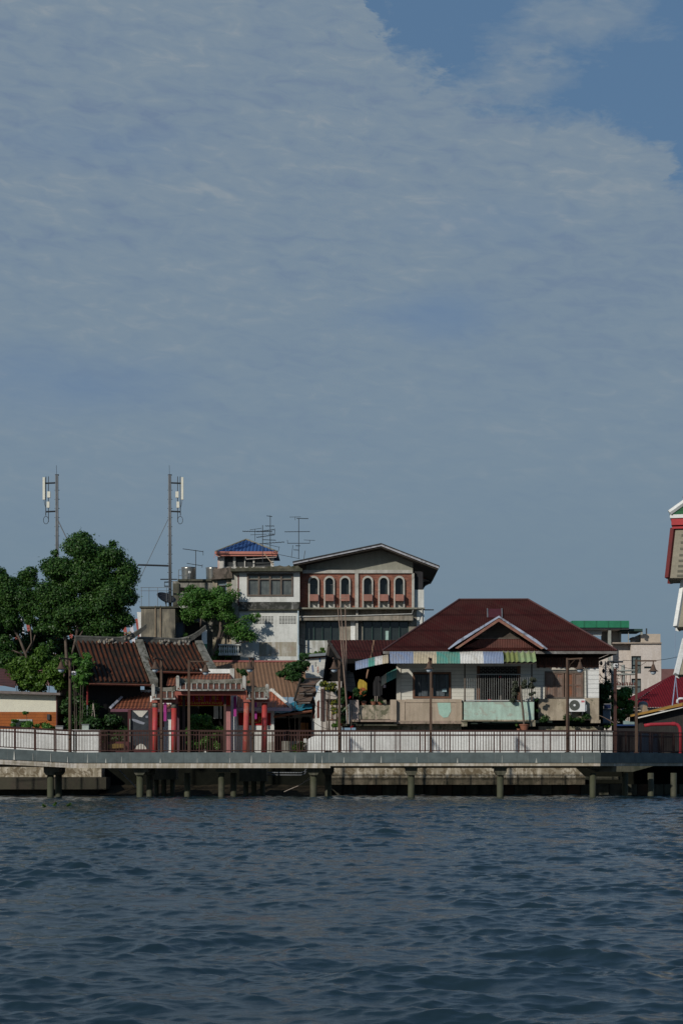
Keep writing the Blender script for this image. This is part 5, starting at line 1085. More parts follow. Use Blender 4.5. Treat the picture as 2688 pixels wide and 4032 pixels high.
# telecom masts
def mast(label, x, ytop, ybot, Y, sgn, mx=0):
    x0 = X(x, Y); r = thing('telecom_mast', label, 'antenna mast', (x0, Y, Z(ybot, Y)), 'telecom masts above the left trees')
    P = lambda dx, y, dy=0: (x0+dx*Y/F, Y+dy, Z(y, Y))
    b = MB().tube([P(mx*.0-2, ytop), P(0, ybot)], .055, 8); b.tube([P(4, ytop), P(6, ybot)], .045, 8)
    b.build('pole', STEEL, r, smooth=True)
    b = MB(); y = ytop+60
    while y < ybot: b.bar(P(-8, y), P(12, y), .022); y += 36
    b.build('step_bolts', STEELD, r)
    MB().tube([P(0, ytop), P(-1, ytop-38)], .012, 5).build('lightning_rod', STEELD, r); MB().bar(P(-6, ytop), P(9, ytop), .06).build('top_plate', STEELD, r)
    b = MB(); b.bar(P(0, ytop+31), P(46*sgn, ytop+33), .07); b.bar(P(0, ytop+143), P(42*sgn, ytop+145), .07); b.build('outrigger', STEELD, r)
    b = MB(); b.tube([P(32*sgn, ytop+6), P(32*sgn, ytop+185)], .022, 6); b.tube([P(42*sgn, ytop+6), P(43*sgn, ytop+160)], .022, 6); b.build('panel_pole', STEELD, r)
    MB().box(*P(50*sgn-4, ytop+10, -.1), *P(50*sgn+5, ytop+98, .05)).build('panel_antenna', PANELW, r)
    MB().box(*P(30*sgn-6, ytop+66, -.12), *P(30*sgn+6, ytop+90, .05)).build('radio_unit', PANELW, r)
    MB().box(*P(33*sgn-5, ytop+106, -.12), *P(33*sgn+6, ytop+130, .05)).build('radio_unit', PANELW, r)
    b = MB(); cx2, cy2 = 42*sgn, ytop+178
    b.tube([P(50*sgn, ytop+98), P(47*sgn, ytop+116), P(42*sgn, ytop+132), P(42*sgn, ytop+160)], .015, 5)
    b.tube([P(cx2+10*math.sin(a*math.pi/8), cy2-(17 if abs(a-8) < 0 else 15)*math.cos(a*math.pi/8)) for a in range(17)], .018, 6); b.build('cable_loop', STEELD, r)
    return r, P
m1, P1 = mast('left telecom mast with panels on its left, rising from behind the big tree', 224, 1870, 2400, 108, -1)
MB().tube([P1(2, 1982+60), P1(54, 2150)], .03, 6).build('guy_strut', STEEL, m1)
m2, P2 = mast('right telecom mast with panels on its right, standing on the concrete building', 668, 1870, 2388, 110.4, 1)
b = MB(); b.tube([P2(-6, 2045), P2(-122, 2290)], .018, 6); b.build('guy_strut', STEEL, m2)
MB().bar(P2(0, 2228), P2(-124, 2224), .08).build('stay_arm', STEELD, m2)
b = MB(); b.bar(P2(-36, 2281), P2(30, 2281), .05); b.bar(P2(-20, 2292), P2(4, 2292), .05); b.bar(P2(-20, 2308), P2(6, 2308), .05); b.tube([P2(-20, 2290), P2(-20, 2310)], .02, 5); b.build('low_bracket', STEELD, m2)
# ------------------------------------------------------------------ shophouse with tanks (left block)
YT = 113
tb = thing('water_tank_block', 'low grimy concrete roof block carrying steel water tanks', 'building', (X(770, YT), YT, 1.9))
wall_with([(708, 2313, 806, 2332)], 680, 2288, 850, 2620, YT, CONC, 'wall', tb, .3)
MB().pb(700, 2280, 850, 2288, YT-.15, 3).pb(681, 2297, 706, 2385, YT-.1, .1).build('parapet', CONCD, tb)
MB().pb(700, 2310, 815, 2340, YT+1.5, .1).build('dark_recess', DARK, tb)
MB().pb(706, 2338, 800, 2400, YT-.06, .1).build('white_panel', WHITED, tb)
b = MB()
for y in (2243, 2266): b.tube([(X(703, YT), YT+.1, Z(y, YT)), (X(748, YT), YT+.1, Z(y, YT))], .02, 5)
for x in (703, 748): b.tube([(X(x, YT), YT+.1, Z(2243, YT)), (X(x-2, YT), YT+.1, Z(2350 if x < 720 else 2286, YT))], .02, 5)
b.build('roof_rail', STEEL, tb)
def tank(label, x, w_, y0, y1, Y):
    r = thing('water_tank', label, 'water tank', (X(x, Y), Y, Z(y1, Y)), 'steel water tanks on the roofs'); h = Z(y0, Y)-Z(y1, Y); rr = w_*Y/F/2
    prof = [(rr*.93, 0)]
    for k in range(9): prof += [(rr*(.94+.05*k/8), h*(.05+.1*k)), (rr*(.96+.05*k/8), h*(.08+.1*k))]
    prof += [(rr, h*.97), (rr*.9, h), (rr*.3, h*1.02)]
    MB().lathe((X(x, Y), Y, Z(y1, Y)), prof, 28).build('tank', TANK, r, smooth=True)
    MB().lathe((X(x, Y), Y, Z(y1, Y)), [(rr*1.03, h*.95), (rr*1.04, h*.99), (rr*.5, h*1.03)], 28).build('lid', M('tank_lid', (.2, .2, .2)), r)
    if x < 780: MB().pb(x-1, y0+14, x+8, y0+23, Y-rr-.01, .01).build('label_plate', WALLW, r)
tank('left steel water tank with a small white label plate', 743, 56, 2234, 2288, YT+1.2)
tank('right steel water tank half hidden behind the dark stair tower', 838, 54, 2235, 2288, YT+2.2)
# stair tower and left grey wall
st = thing('stair_tower', 'grimy stair tower with pinkish jambs and a dark glazed opening', 'building', (X(875, 112), 112, 1.9))
wall_with([(856, 2282, 892, 2352)], 838, 2276, 912, 2600, 112, BEIGES, 'wall', st, .3)
MB().pp([(838, 2242), (910, 2232), (916, 2276), (830, 2282), (838, 2268)], 111.7, 2.6).build('parapet', M('blackened_parapet', (.15, .12, .10), (.08, .065, .05), dirt=(.03, .028, .02), da=.8), st)
MB().pb(858, 2282, 890, 2302, 112.1, .05).build('window_pane', GLASSC, st); MB().pb(855, 2304, 893, 2307, 112.0, .1).build('window_bar', TIMBER, st); MB().pb(858, 2307, 890, 2352, 112.1, .05).build('door_pane', GLASS, st)
# ------------------------------------------------------------------ white shophouse
YS_ = 111.5
ws = thing('white_shophouse', 'tall white shophouse with a four-part timber window and black mould band', 'building', (X(1055, YS_), YS_, 1.9))
wall_with([(974, 2260, 1152, 2346)], 941, 2250, 1180, 2370, YS_, WHITE, 'upper_wall', ws, .3)
MB().pb(912, 2242, 941, 2620, YS_+.35, .4).build('side_wall', WHITED, ws)
MB().pb(936, 2264, 941, 2385, YS_-.02, .06).build('drainpipe', M('maroon_pipe', (.14, .04, .04)), ws)
b = MB(); b.pp([(941, 2370), (1180, 2370), (1176, 2398), (941, 2400)], YS_-.02, .4).build('mould_band', M('mould_blackened_plaster', (.34, .34, .32), (.18, .18, .17), dirt=(.025, .028, .022), da=.95, dz=.44, streak=(.04, .04, .035), sa=.8, sth=.44), ws)
MB().pb(941, 2398, 1178, 2403, YS_-.06, .5).build('drip_ledge', CONCD, ws)
MB().pb(941, 2403, 1171, 2606, YS_+.18, .3).build('lower_wall', WHITE, ws)
MB().pb(1020, 2528, 1166, 2584, YS_+.17, .02).build('stained_patch', M('worn_plaster', (.50, .49, .44), (.44, .43, .39), streak=(.24, .20, .13), sa=.7, sth=.46, dirt=(.34, .22, .19), da=.3), ws)
b = MB()
for x0, x1 in ((1010, 1077), (1099, 1166)):
    for j in range(6):
        for i in range(6): b.pb(x0+i*11.3, 2427+j*5.3, x0+i*11.3+9.0, 2429.3+j*5.3, YS_+.165, .03)
b.build('vent_slots', M('vent_shadow', (.05, .05, .045)), ws)
b = MB().pb(908, 2238, 1190, 2249, YS_-.5, 4); b.build('roof_slab', CONCD, ws)
b = MB(); rs = random.Random(8); pts_ = [(925, 2240)]
for i in range(28): pts_.append((930+i*9, 2236-rs.uniform(0, 6)-(5 if i > 13 else 0)))
pts_ += [(1186, 2240)]; b.pp(pts_, YS_-.3, .5); b.build('parapet', M('mossy_black_parapet', (.12, .11, .08), (.06, .06, .04), dirt=(.03, .035, .015), da=.8, dz=.5), ws)
fo = window(ws, 972, 2258, 1154, 2348, YS_, 4, 7, TIMBER, M('curtained_pane', (.16, .19, .18), (.10, .12, .12), lx=.09, la=.5, rough=.3), tr=2278, trp=M('patterned_pane', (.24, .28, .27), (.13, .16, .15), s=7, rough=.3))
b = MB()
for i in range(4):
    xs_ = 979+i*43.7
    for k in range(6): b.pb(xs_+6+k*5.2, 2288, xs_+6.8+k*5.2, 2338, YS_+.05, .01)
b.build('window_bars', STEEL, fo)
MB().pb(1171, 2396, 1176, 2600, YS_-.02, .1).build('downpipe', M('pale_blue_pipe', (.45, .55, .6)), ws)
# penthouse with the blue roof
ph = thing('rooftop_pavilion', 'rooftop room with a blue tiled hipped roof and salmon fascia', 'rooftop room', (X(968, 114), 114, Z(2240, 114)))
Yp = 114; Y2 = 116.6
Ae = Vector((X(848, Yp), Yp, Z(2172, Yp))); Be = Vector((X(1092, Yp), Yp, Z(2172, Yp))); ax_ = X(970, Y2); zt = Z(2124, Y2)
Ue = Vector((0, Y2-Yp, zt-Ae.z)); MB().corr(Ae, Be, Ue, lambda u: Ue.length*min(u*2, (1-u)*2), .22, .035).build('roof', BLUETILE, ph)
b = MB(); Af = Vector((Ae.x, 2*Y2-Yp, Ae.z)); Bf = Vector((Be.x, 2*Y2-Yp, Be.z)); T = Vector((ax_, Y2, zt)); b.face([Ae, T, Af]).face([Be, Bf, T]).face([Bf, Af, T]); b.build('roof', BLUETILE, ph)
b = MB(); b.tube([Ae, T], .06, 6).tube([Be, T], .06, 6); b.build('hip_cap', M('grey_yellow_hip', (.24, .22, .15), (.16, .15, .11)), ph)
MB().pb(846, 2171, 1094, 2181, Yp-.12, .15).pb(850, 2181, 1090, 2189, Yp-.04, .15).build('fascia', SALMON, ph)
b = MB(); b.poly([(X(846, Yp), Yp-.1, Z(2171, Yp)), (X(840, Yp), Yp+.6, Z(2190, Yp)), (X(840, Yp), Yp+.6, Z(2200, Yp)), (X(846, Yp), Yp-.1, Z(2189, Yp))], [(0, 1, 2, 3)]); b.build('fascia', SALMON, ph)
wall_with([(884, 2188, 918, 2232), (928, 2188, 962, 2232), (966, 2188, 996, 2232), (1002, 2188, 1066, 2232)], 864, 2188, 1078, 2250, Yp+.4, M('penthouse_white', (.55, .54, .50), (.46, .45, .42)), 'wall', ph, .2)
MB().pb(857, 2188, 866, 2250, Yp+.45, 1.5).build('side_wall', M('pale_pink_wall', (.55, .42, .38)), ph)
for x0, x1 in ((884, 918), (928, 962), (966, 996), (1002, 1066)): MB().pb(x0, 2188, x1, 2232, Yp+.5, .05).build('louvre', M('dark_louvre', (.05, .055, .058), (.035, .04, .042), lines=.07, la=.8), ph)
b = MB().tube([(X(1090, Yp), Yp, Z(2180, Yp)), (X(1088, Yp), Yp, Z(2194, Yp)), (X(1060, Yp), Yp, Z(2196, Yp)), (X(970, Yp), Yp, Z(2202, Yp)), (X(967, Yp), Yp, Z(2192, Yp))], .03, 6).build('gutter_pipe', M('pale_pink_pipe', (.45, .38, .36)), ph)
# ------------------------------------------------------------------ brick arcade building
YBK = 112.2
bk = thing('brick_arch_building', 'three-storey building with six arched windows in red brick under a low gable', 'building', (X(1400, YBK), YBK, 1.9))
ARCH = [(1235, 0), (1296, 0), (1358, 0), (1447, 1), (1510, 1), (1571, 1)]
def arch_pts(cx, hw, yt, yb, n=12):      # outline of an opening, clockwise from bottom left
    r = hw; pts = [(cx-hw, yb)]; yc = yt+r
    for k in range(n+1): a = math.pi*(1-k/n); pts.append((cx+r*math.cos(a), yc-r*math.sin(a)))
    return pts+[(cx+hw, yb)]
BR = brick_mat('red_facing_brick', (.33, .105, .058), (.20, .058, .036), (.20, .15, .12))
b = MB()
def spandrel(x0, x1, y0, y1, cx, hw, yt):
    ap_ = arch_pts(cx, hw, yt, y1); n = len(ap_)
    yk = [(x0, y1)]+[(x0, y0)]*1
    # left half and right half as fans of quads
    half = n//2; top = ap_[half]
    L_ = ap_[:half+1]; R_ = ap_[half:]
    for i in range(len(L_)-1):
        p, q = L_[i], L_[i+1]; b.pp([(x0, p[1]), (x0, q[1]), q, p], YBK, .2)
    b.pp([(x0, top[1]), (x0, y0), (cx, y0), top], YBK, .2); b.pp([top, (cx, y0), (x1, y0), (x1, top[1])], YBK, .2)
    for i in range(len(R_)-1):
        p, q = R_[i], R_[i+1]; b.pp([p, (x1, p[1]), (x1, q[1]), q], YBK, .2)
bounds = [(1180, 1265.5), (1265.5, 1327), (1327, 1397), (1411, 1478.5), (1478.5, 1540.5), (1540.5, 1620)]
for (cx, g_), (x0, x1) in zip(ARCH, bounds): spandrel(x0, x1, 2257, 2392, cx, 19.5, 2271)
b.build('brick_wall', BR, bk)
WT = M('arch_white_trim', (.48, .47, .43), (.38, .37, .33), dirt=(.22, .2, .17), da=.5, streak=(.28, .27, .24), sa=.4)
for cx, g_ in ARCH:
    o_, i_ = arch_pts(cx, 21.5, 2267, 2392), arch_pts(cx, 15.5, 2275, 2392); t_ = MB()
    for k in range(len(o_)-1): t_.pp([o_[k], o_[k+1], i_[k+1], i_[k]], YBK-.14, .3)
    w1 = t_.build('arched_window', WT, bk)
    MB().pp(arch_pts(cx, 15.6, 2275, 2342), YBK+.3, .03).build('pane', GLASS, w1)
    if g_ == 0 and cx < 1340: MB().pb(cx-15, 2302, cx+15, 2303.5, YBK+.25, .03).build('window_bar', STEEL, w1)
    MB().pb(cx-16.5, 2340, cx+18, 2366, YBK-.42, .45).build('planter_box', M('salmon_planter', (.36, .17, .13), (.28, .13, .10), streak=(.16, .09, .07), sa=.4), w1)
    MB().pb(cx-15.5, 2366, cx+15.5, 2392, YBK+.12, .1).build('recess_panel', WHITED, w1)
MB().pb(1397, 2257, 1411, 2392, YBK-.12, .35).pb(1180, 2244, 1624, 2257, YBK-.13, .4).pb(1620, 2257, 1630, 2392, YBK-.10, .4).pb(1171, 2244, 1180, 2392, YBK-.10, .35).build('band', WT, bk)
# gable
MB().pp([(1205, 2244), (1205, 2216), (1500, 2156), (1624, 2205), (1624, 2244)], YBK+.25, .25).build('gable_wall', M('olive_grey_render', (.29, .29, .24), (.25, .25, .21), streak=(.2, .2, .17), sa=.4), bk)
YRf = YBK-1.0
def rafter(p, q, th, name, mat, y0, dep):
    MB().pp([p, q, (q[0], q[1]+th), (p[0], p[1]+th)], y0, dep).build(name, mat, bk)
rafter((1153, 2213), (1500, 2141), 9, 'bargeboard', M('flaking_grey_white_paint', (.42, .43, .47), (.30, .31, .34), dirt=(.12, .12, .13), da=.7, dz=.54), YRf, .06)
rafter((1500, 2141), (1727, 2230), 9, 'bargeboard', M('flaking_grey_white_paint'), YRf, .06)
rafter((1152, 2210), (1500, 2138), 4, 'roof', M('dark_corrugated_roof', (.05, .05, .05), (.035, .035, .035)), YRf-.05, 9)
rafter((1500, 2138), (1730, 2227), 4, 'roof', M('dark_corrugated_roof'), YRf-.05, 9)
rafter((1165, 2222), (1500, 2152), 4, 'soffit', DARKW, YRf+.08, 8.8); rafter((1500, 2152), (1722, 2240), 4, 'soffit', DARKW, YRf+.08, 8.8)
# lower floors
MB().pb(1176, 2392, 1640, 2398, YBK-.5, .8).build('ledge', M('mossy_ledge', (.28, .27, .22), (.16, .16, .12)), bk)
LB = M('grimy_tan_render', (.34, .30, .24), (.26, .23, .19), streak=(.10, .10, .08), sa=.6, sth=.5, dirt=(.14, .09, .06), da=.4)
wall_with([(1202, 2446, 1336, 2522), (1428, 2446, 1608, 2522)], 1176, 2398, 1640, 2540, YBK+.2, LB, 'middle_wall', bk, .3)
MB().pb(1176, 2424, 1625, 2443, YBK-.35, .5).build('canopy_beam', LB, bk)
MB().pb(1401, 2398, 1409, 2560, YBK-.1, .3).build('column', WT, bk)
b = MB().tube([(X(1178, YBK), YBK-.4, Z(2431, YBK)), (X(1400, YBK), YBK-.4, Z(2426, YBK)), (X(1620, YBK), YBK-.4, Z(2419, YBK)), (X(1626, YBK), YBK-.4, Z(2396, YBK))], .03, 6); b.build('drain_pipe', M('white_pipe', (.55, .55, .52)), bk)
for x0, x1, n in ((1202, 1336, 4), (1428, 1608, 5)): window(bk, x0, 2446, x1, 2522, YBK+.25, n, 2.5, M('dark_green_frame', (.03, .07, .06)), GLASS)
MB().pb(1517, 2484, 1529, 2520, YBK+.15, .03).build('cloth_strip', M('mint_cloth', (.35, .5, .45)), bk)
MB().pb(1380, 2440, 1398, 2520, YBK+.14, .1).build('white_board', WALLW, bk)
MB().pb(1200, 2522, 1640, 2700, YBK+.12, .4).build('lower_wall', WHITED, bk)
MB().pb(1178, 2530, 1200, 2640, YBK+.15, .4).build('lower_wall', LB, bk)
MB().tube([(X(1185, YBK), YBK, Z(2540, YBK)), (X(1212, YBK), YBK-.2, Z(2542, YBK))], .02, 5).build('bracket', STEELD, bk)
# right wing of the brick building
MB().pb(1632, 2322, 1668, 2392, YBK+.22, 1.5).build('side_wing', WHITE, bk); MB().pb(1640, 2398, 1669, 2560, YBK+.22, 1.5).build('side_wing', WHITE, bk)
MB().pb(1631, 2250, 1664, 2324, YBK+.24, .2).build('black_louvre', M('black_louvre', (.03, .03, .035), (.02, .02, .025), lx=.07), bk)
MB().pb(1630, 2392, 1672, 2398, YBK+.1, 2).build('side_ledge', CONC, bk); MB().tube([(X(1662, YBK), YBK+.16, Z(2398, YBK)), (X(1663, YBK), YBK+.16, Z(2560, YBK))], .035, 6).build('downpipe', WT, bk)
MB().bar((X(1672, YBK), YBK+1, Z(2396, YBK)), (X(1708, YBK), YBK+.6, Z(2398, YBK)), .05).build('iron_bracket', STEELD, bk)
orf = thing('tiled_eave', 'little orange tiled eave poking out behind the brick arch building', 'roof', (X(1680, 118), 118, Z(2300, 118)))
MB().pp([(1664, 2264), (1698, 2266), (1698, 2280), (1664, 2278)], 118, 1).build('tiles', ORTILE, orf); MB().pp([(1664, 2280), (1692, 2284), (1690, 2292), (1664, 2292)], 118.3, 1).build('soffit_board', WALLW, orf); MB().pp([(1664, 2292), (1700, 2290), (1676, 2302), (1668, 2315), (1664, 2315)], 118.2, 1).build('bracket', STEELD, orf)
# ------------------------------------------------------------------ television aerials
AG = 'thin television aerials on the shophouse roofs'
def aerial(label, x, yt, yb, Y, booms, extra=()):
    P = lambda a, y, d=0: (X(a, Y), Y+d, Z(y, Y)); r = thing('television_aerial', label, 'aerial', P(x, yb), AG)
    MB().tube([P(x, yt), P(x, yb)], .022, 6).build('mast_pole', STEELD, r)
    for (x0, y0, x1, y1, n, ln) in booms:
        b = MB().bar(P(x0, y0), P(x1, y1), .028)
        for k in range(n):
            f = (k+.5)/n; q = Vector(P(x0+(x1-x0)*f, y0+(y1-y0)*f)); b.tube([q-Vector((.05, ln, 0)), q+Vector((.05, ln, 0))], .010, 4)
        b.build('boom', STEELD, r)
    if extra:
        b = MB()
        for (x0, y0, x1, y1) in extra: b.tube([P(x0, y0), P(x1, y1)], .014, 4)
        b.build('reflector', STEELD, r)
aerial('aerial with two short booms above the water tanks', 771, 2166, 2300, 113.5, [(720, 2161, 800, 2172, 7, .25), (736, 2218, 798, 2228, 6, .2)], [(800, 2168, 800, 2187), (797, 2222, 796, 2236)])
aerial('dark aerial with stacked long booms in front of the blue roof', 1034, 2068, 2218, 112.6, [(955, 2092, 1072, 2093, 12, .3), (1010, 2094, 1080, 2085, 9, .3), (1010, 2116, 1080, 2106, 9, .3), (1034, 2125, 1086, 2127, 6, .2), (1022, 2141, 1120, 2134, 8, .3)], [(1004, 2082, 1004, 2130), (1082, 2081, 1082, 2106), (984, 2086, 1030, 2080), (986, 2106, 1050, 2103), (1038, 2140, 1100, 2155), (1100, 2152, 1096, 2170)])
aerial('paler aerial with a small top bar behind the dark stacked one', 1064, 2030, 2170, 113.4, [(1050, 2031, 1072, 2034, 3, .15), (1044, 2071, 1080, 2071, 4, .25), (1056, 2103, 1080, 2103, 3, .2)])
aerial('tall aerial with a U-shaped crossbar right of the blue roof', 1176, 2040, 2200, 112, [(1168, 2041, 1214, 2042, 6, .2), (1120, 2094, 1220, 2093, 8, .15), (1131, 2139, 1219, 2139, 2, .05), (1164, 2149, 1182, 2149, 3, .2), (1156, 2165, 1178, 2166, 3, .2)], [(1162, 2034, 1162, 2048), (1131, 2126, 1133, 2139), (1219, 2126, 1219, 2140), (1140, 2036, 1184, 2035), (1196, 2126, 1240, 2128), (1096, 2183, 1180, 2200), (1153, 2147, 1147, 2196)])
MB().tube([(X(1040, 112), 111.9, Z(2180, 112)), (X(1078, 112), 111.2, Z(2230, 112))], .03, 6).build('slanting_prop', M('tan_pipe'), label='slanting tan prop below the stacked aerial', cat='prop')
MB().tube([(X(1201, 112), 112, Z(2168, 112)), (X(1195, 112), 112, Z(2205, 112))], .02, 5).build('roof_stub', STEELD, label='short dark rod sticking up from the low gable roof', cat='rod')
# balustrade and gloom behind the feathery tree
bd = thing('balustrade', 'old white balustered balcony half hidden by the feathery tree', 'balcony', (X(900, 109), 109, 1.95))
b = MB().pb(860, 2536, 945, 2541, 109, .2).pb(860, 2572, 945, 2580, 109, .3)
for i in range(9): b.lathe((X(866+i*9, 109), 109.1, Z(2572, 109)), [(.05, 0), (.035, .1), (.07, .25), (.035, .42), (.05, .54)], 8)
b.build('balusters', WHITED, bd); MB().pb(850, 2540, 946, 2640, 110.5, .1).build('back_wall', DARK, bd)
MB().pb(912, 2580, 945, 2604, 109.6, .4).build('slab', CONCD, bd)
MB().pb(795, 2480, 815, 2570, 110.5, .2).build('white_strip', WALLW, bd); MB().pb(795, 2536, 815, 2556, 110.4, .1).build('green_panel', GREENP, bd)
# ------------------------------------------------------------------ right-hand background
YO = 135
ob = thing('cream_building', 'cream flat-roofed building with a green top fascia on the right', 'building', (X(2450, YO), YO, 1.9))
wall_with([(2484, 2583, 2522, 2652), (2484, 2672, 2522, 2732), (2534, 2624, 2566, 2632), (2534, 2712, 2560, 2719)], 2482, 2534, 2601, 2880, YO, CREAM, 'wall', ob, .3)
MB().pb(2350, 2534, 2482, 2880, YO+.6, .3).pb(2371, 2600, 2379, 2800, YO+.4, .2).build('wall', CREAM, ob)
MB().pb(2600.5, 2534, 2601.5, 2880, YO+.3, 8).build('wall', CREAM, ob)
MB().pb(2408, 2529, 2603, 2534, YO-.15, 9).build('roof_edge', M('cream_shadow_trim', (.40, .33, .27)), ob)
MB().pb(2521, 2496, 2598, 2530, YO+.8, 3).build('parapet_block', CREAMD, ob)
for q in ((2484, 2583, 2522, 2652), (2484, 2672, 2522, 2732)): window(ob, *q, YO+.1, 2, 2, M('dark_window_frame', (.04, .045, .05)), GLASSC, tr=(q[1]+q[3])/2)
for q in ((2534, 2624, 2566, 2632), (2534, 2712, 2560, 2719)): MB().pb(*q, YO+.2, .04).build('slot_window', GLASS, ob)
MB().pb(2250, 2444, 2475, 2471, YO-.6, 6).build('green_fascia', GREENP, ob); MB().pb(2288, 2471, 2475, 2478, YO-.4, 6).build('band', CREAM, ob)
MB().pb(2300, 2480, 2367, 2502, YO+.2, .1).build('louvre', M('white_louvre', (.6, .6, .6), (.5, .5, .5), lines=.1), ob)
MB().pb(2393, 2478, 2404, 2600, YO-.3, .3).build('column', M('grey_column', (.34, .35, .32), (.27, .28, .25)), ob)
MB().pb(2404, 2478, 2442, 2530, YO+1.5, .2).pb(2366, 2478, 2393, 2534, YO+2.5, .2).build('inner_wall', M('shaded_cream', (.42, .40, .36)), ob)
MB().pb(2442, 2476, 2528, 2485, YO, 3).build('open_frame_roof', M('dark_green_frame'), ob); MB().pb(2471, 2480, 2474, 2530, YO, .12).pb(2521, 2484, 2528, 2500, YO+.1, .2).pb(2438, 2485, 2444, 2530, YO+1, .2).build('post', M('grey_column'), ob)
r = thing('roof_vent', 'domed vent on the flat roof under the open frame', 'vent', (X(2502, YO), YO+1, Z(2530, YO))); MB().lathe((X(2502, YO), YO+1.2, Z(2530, YO)), [(.25, 0), (.25, .25), (.33, .3), (.28, .42), (.05, .5)], 14).build('vent_cap', STEEL, r)
MB().pb(2541, 2474, 2546, 2497, YO+1, .1).build('chimney_pipe', STEELD, label='short dark pipe standing on the cream parapet block', cat='pipe')
MB().pb(2598, 2634, 2760, 2800, 150, 5).build('distant_building', M('dim_brown_wall', (.18, .09, .085), (.15, .075, .07)), label='distant brown block behind the crimson roof', cat='building')
# utility pole with transformer tangle
up = thing('utility_pole', 'pale concrete utility pole with tangled black cables', 'utility pole', (X(2412, 105), 105, 1.9))
Yu = 105
MB().tube([(X(2408, Yu), Yu, Z(2600, Yu)), (X(2416, Yu), Yu, 1.9)], [.085, .13], 10).build('pole', M('grey_green_pole', (.34, .36, .34), (.24, .26, .24), dirt=(.1, .1, .09), da=.6), up)
b = MB(); b.bar((X(2396, Yu), Yu-.1, Z(2606, Yu)), (X(2450, Yu), Yu-.1, Z(2606, Yu)), .08); b.build('crossarm', STEELD, up)
b = MB(); rs = random.Random(12)
for k in range(26):
    x0, y0 = rs.uniform(2352, 2410), rs.uniform(2600, 2720); p = [(x0, y0)]
    for j in range(5): x0 += rs.uniform(4, 18)*rs.choice((1, 1, -.4)); y0 += rs.uniform(-16, 16); p.append((x0, y0))
    pp_ = [(X(a, Yu), Yu-.2+.03*k, Z(c, Yu)) for a, c in p]; b.tube(pp_, .014, 5)
for k in range(5): b.lathe((X(2365+k*9, Yu), Yu, Z(2612+(k % 3)*30, Yu)), [(.05, -.12), (.09, 0), (.04, .14)], 6)
b.build('cable_tangle', M('black_cable', (.02, .02, .022)), up)
u2 = thing('utility_pole', 'grey concrete pole with two crossarms and small insulators in front of the cream building', 'utility pole', (X(2460, 112), 112, 1.9))
Y3 = 112
MB().tube([(X(2451, Y3), Y3, Z(2618, Y3)), (X(2452, Y3), Y3, 1.9)], [.11, .14], 10).build('pole', M('grey_green_pole'), u2)
b = MB()
for y in (2642, 2657, 2704): b.bar((X(2424, Y3), Y3-.15, Z(y, Y3)), (X(2500, Y3), Y3-.15, Z(y-2, Y3)), .08)
b.build('crossarm', M('grey_column'), u2)
b = MB()
for i in range(8): b.lathe((X(2428+i*9.5, Y3), Y3-.15, Z(2700, Y3)), [(.03, 0), (.06, .08), (.03, .16), (.05, .2)], 6)
for i in range(4): b.tube([(X(2430+i*16, Y3), Y3-.15, Z(2657, Y3)), (X(2426+i*17, Y3), Y3-.2, Z(2684, Y3)), (X(2434+i*16, Y3), Y3-.15, Z(2702, Y3))], .02, 5)
b.build('insulator', M('dark_red_brown_insulator', (.16, .07, .06)), u2)
wr = MB()
for (x0, y0, x1, y1, sg) in ((2412, 2604, 2540, 2622, 10), (2412, 2616, 2500, 2640, 12), (2450, 2600, 2760, 2560, 14)):
    pts_ = [(X(x0+(x1-x0)*k/10, Yu), Yu+k*.3, Z(y0+(y1-y0)*k/10+sg*math.sin(math.pi*k/10), Yu)) for k in range(11)]; wr.tube(pts_, .014, 5)
wr.build('overhead_wire', M('black_cable'), label='thin overhead cables running right from the utility pole', cat='wire')
b = MB()
for (x0, y0, x1, y1) in ((1165, 2690, 1262, 2728), (1225, 2770, 1330, 2800), (1222, 2832, 1300, 2872), (1230, 2700, 1330, 2745)):
    b.tube([(X(x0+(x1-x0)*k/8, 97.2), 97.2, Z(y0+(y1-y0)*k/8+8*math.sin(math.pi*k/8), 97.2)) for k in range(9)], .012, 5)
b.build('sagging_wire', M('black_cable'), label='black wires sagging across the small white house', cat='wire')
bush('side_bush', 'bright green leafy tree between the utility pole and the rightmost lamp', [(2450, 2740, 40, 40), (2480, 2720, 34, 30), (2440, 2800, 36, 40), (2470, 2780, 34, 34), (2430, 2850, 26, 30), (2400, 2760, 18, 30)], 103.4, 8500, .09, L_FERN, 81, cat='tree')
bush('side_hedge', 'dark narrow shrub beside the house corner', [(2372, 2740, 14, 60), (2390, 2720, 16, 40), (2384, 2820, 18, 50)], 102.2, 3500, .085, L_DK, 82)
MB().pb(2357, 2690, 2373, 2900, 103.4, .2).build('green_sheet_fence', M('dark_green_sheet', (.02, .06, .035)), label='dark green sheet behind the house corner', cat='fence')
sp = thing('solar_panel', 'small dark solar panel with pale frame on the grey cabinet', 'solar panel', (X(2390, 99), 99, Z(2790, 99)))
MB().pb(2375, 2771, 2404, 2791, 99, .04).build('frame', M('grey_metal'), sp); MB().pb(2377, 2773, 2402, 2789, 98.98, .02).build('cells', M('solar_cells', (.012, .02, .06), (.01, .016, .05), rough=.3), sp)
MB().pb(2372, 2792, 2402, 2850, 99.2, .5).build('cabinet', M('blue_grey_cabinet', (.14, .17, .21), (.11, .13, .17)), label='blue-grey cabinet below the solar panel', cat='cabinet')
b = MB(); b.slab([(X(2358, 98), 98.4, Z(2814, 98.4)), (X(2368, 98), 97.4, Z(2822, 97.4)), (X(2420, 98), 97.4, Z(2852, 97.4)), (X(2412, 98), 98.4, Z(2838, 98.4))], .04); b.build('rusty_lean_to', RUSTRF, label='small rusty sheet lean-to beside the house corner', cat='lean-to')
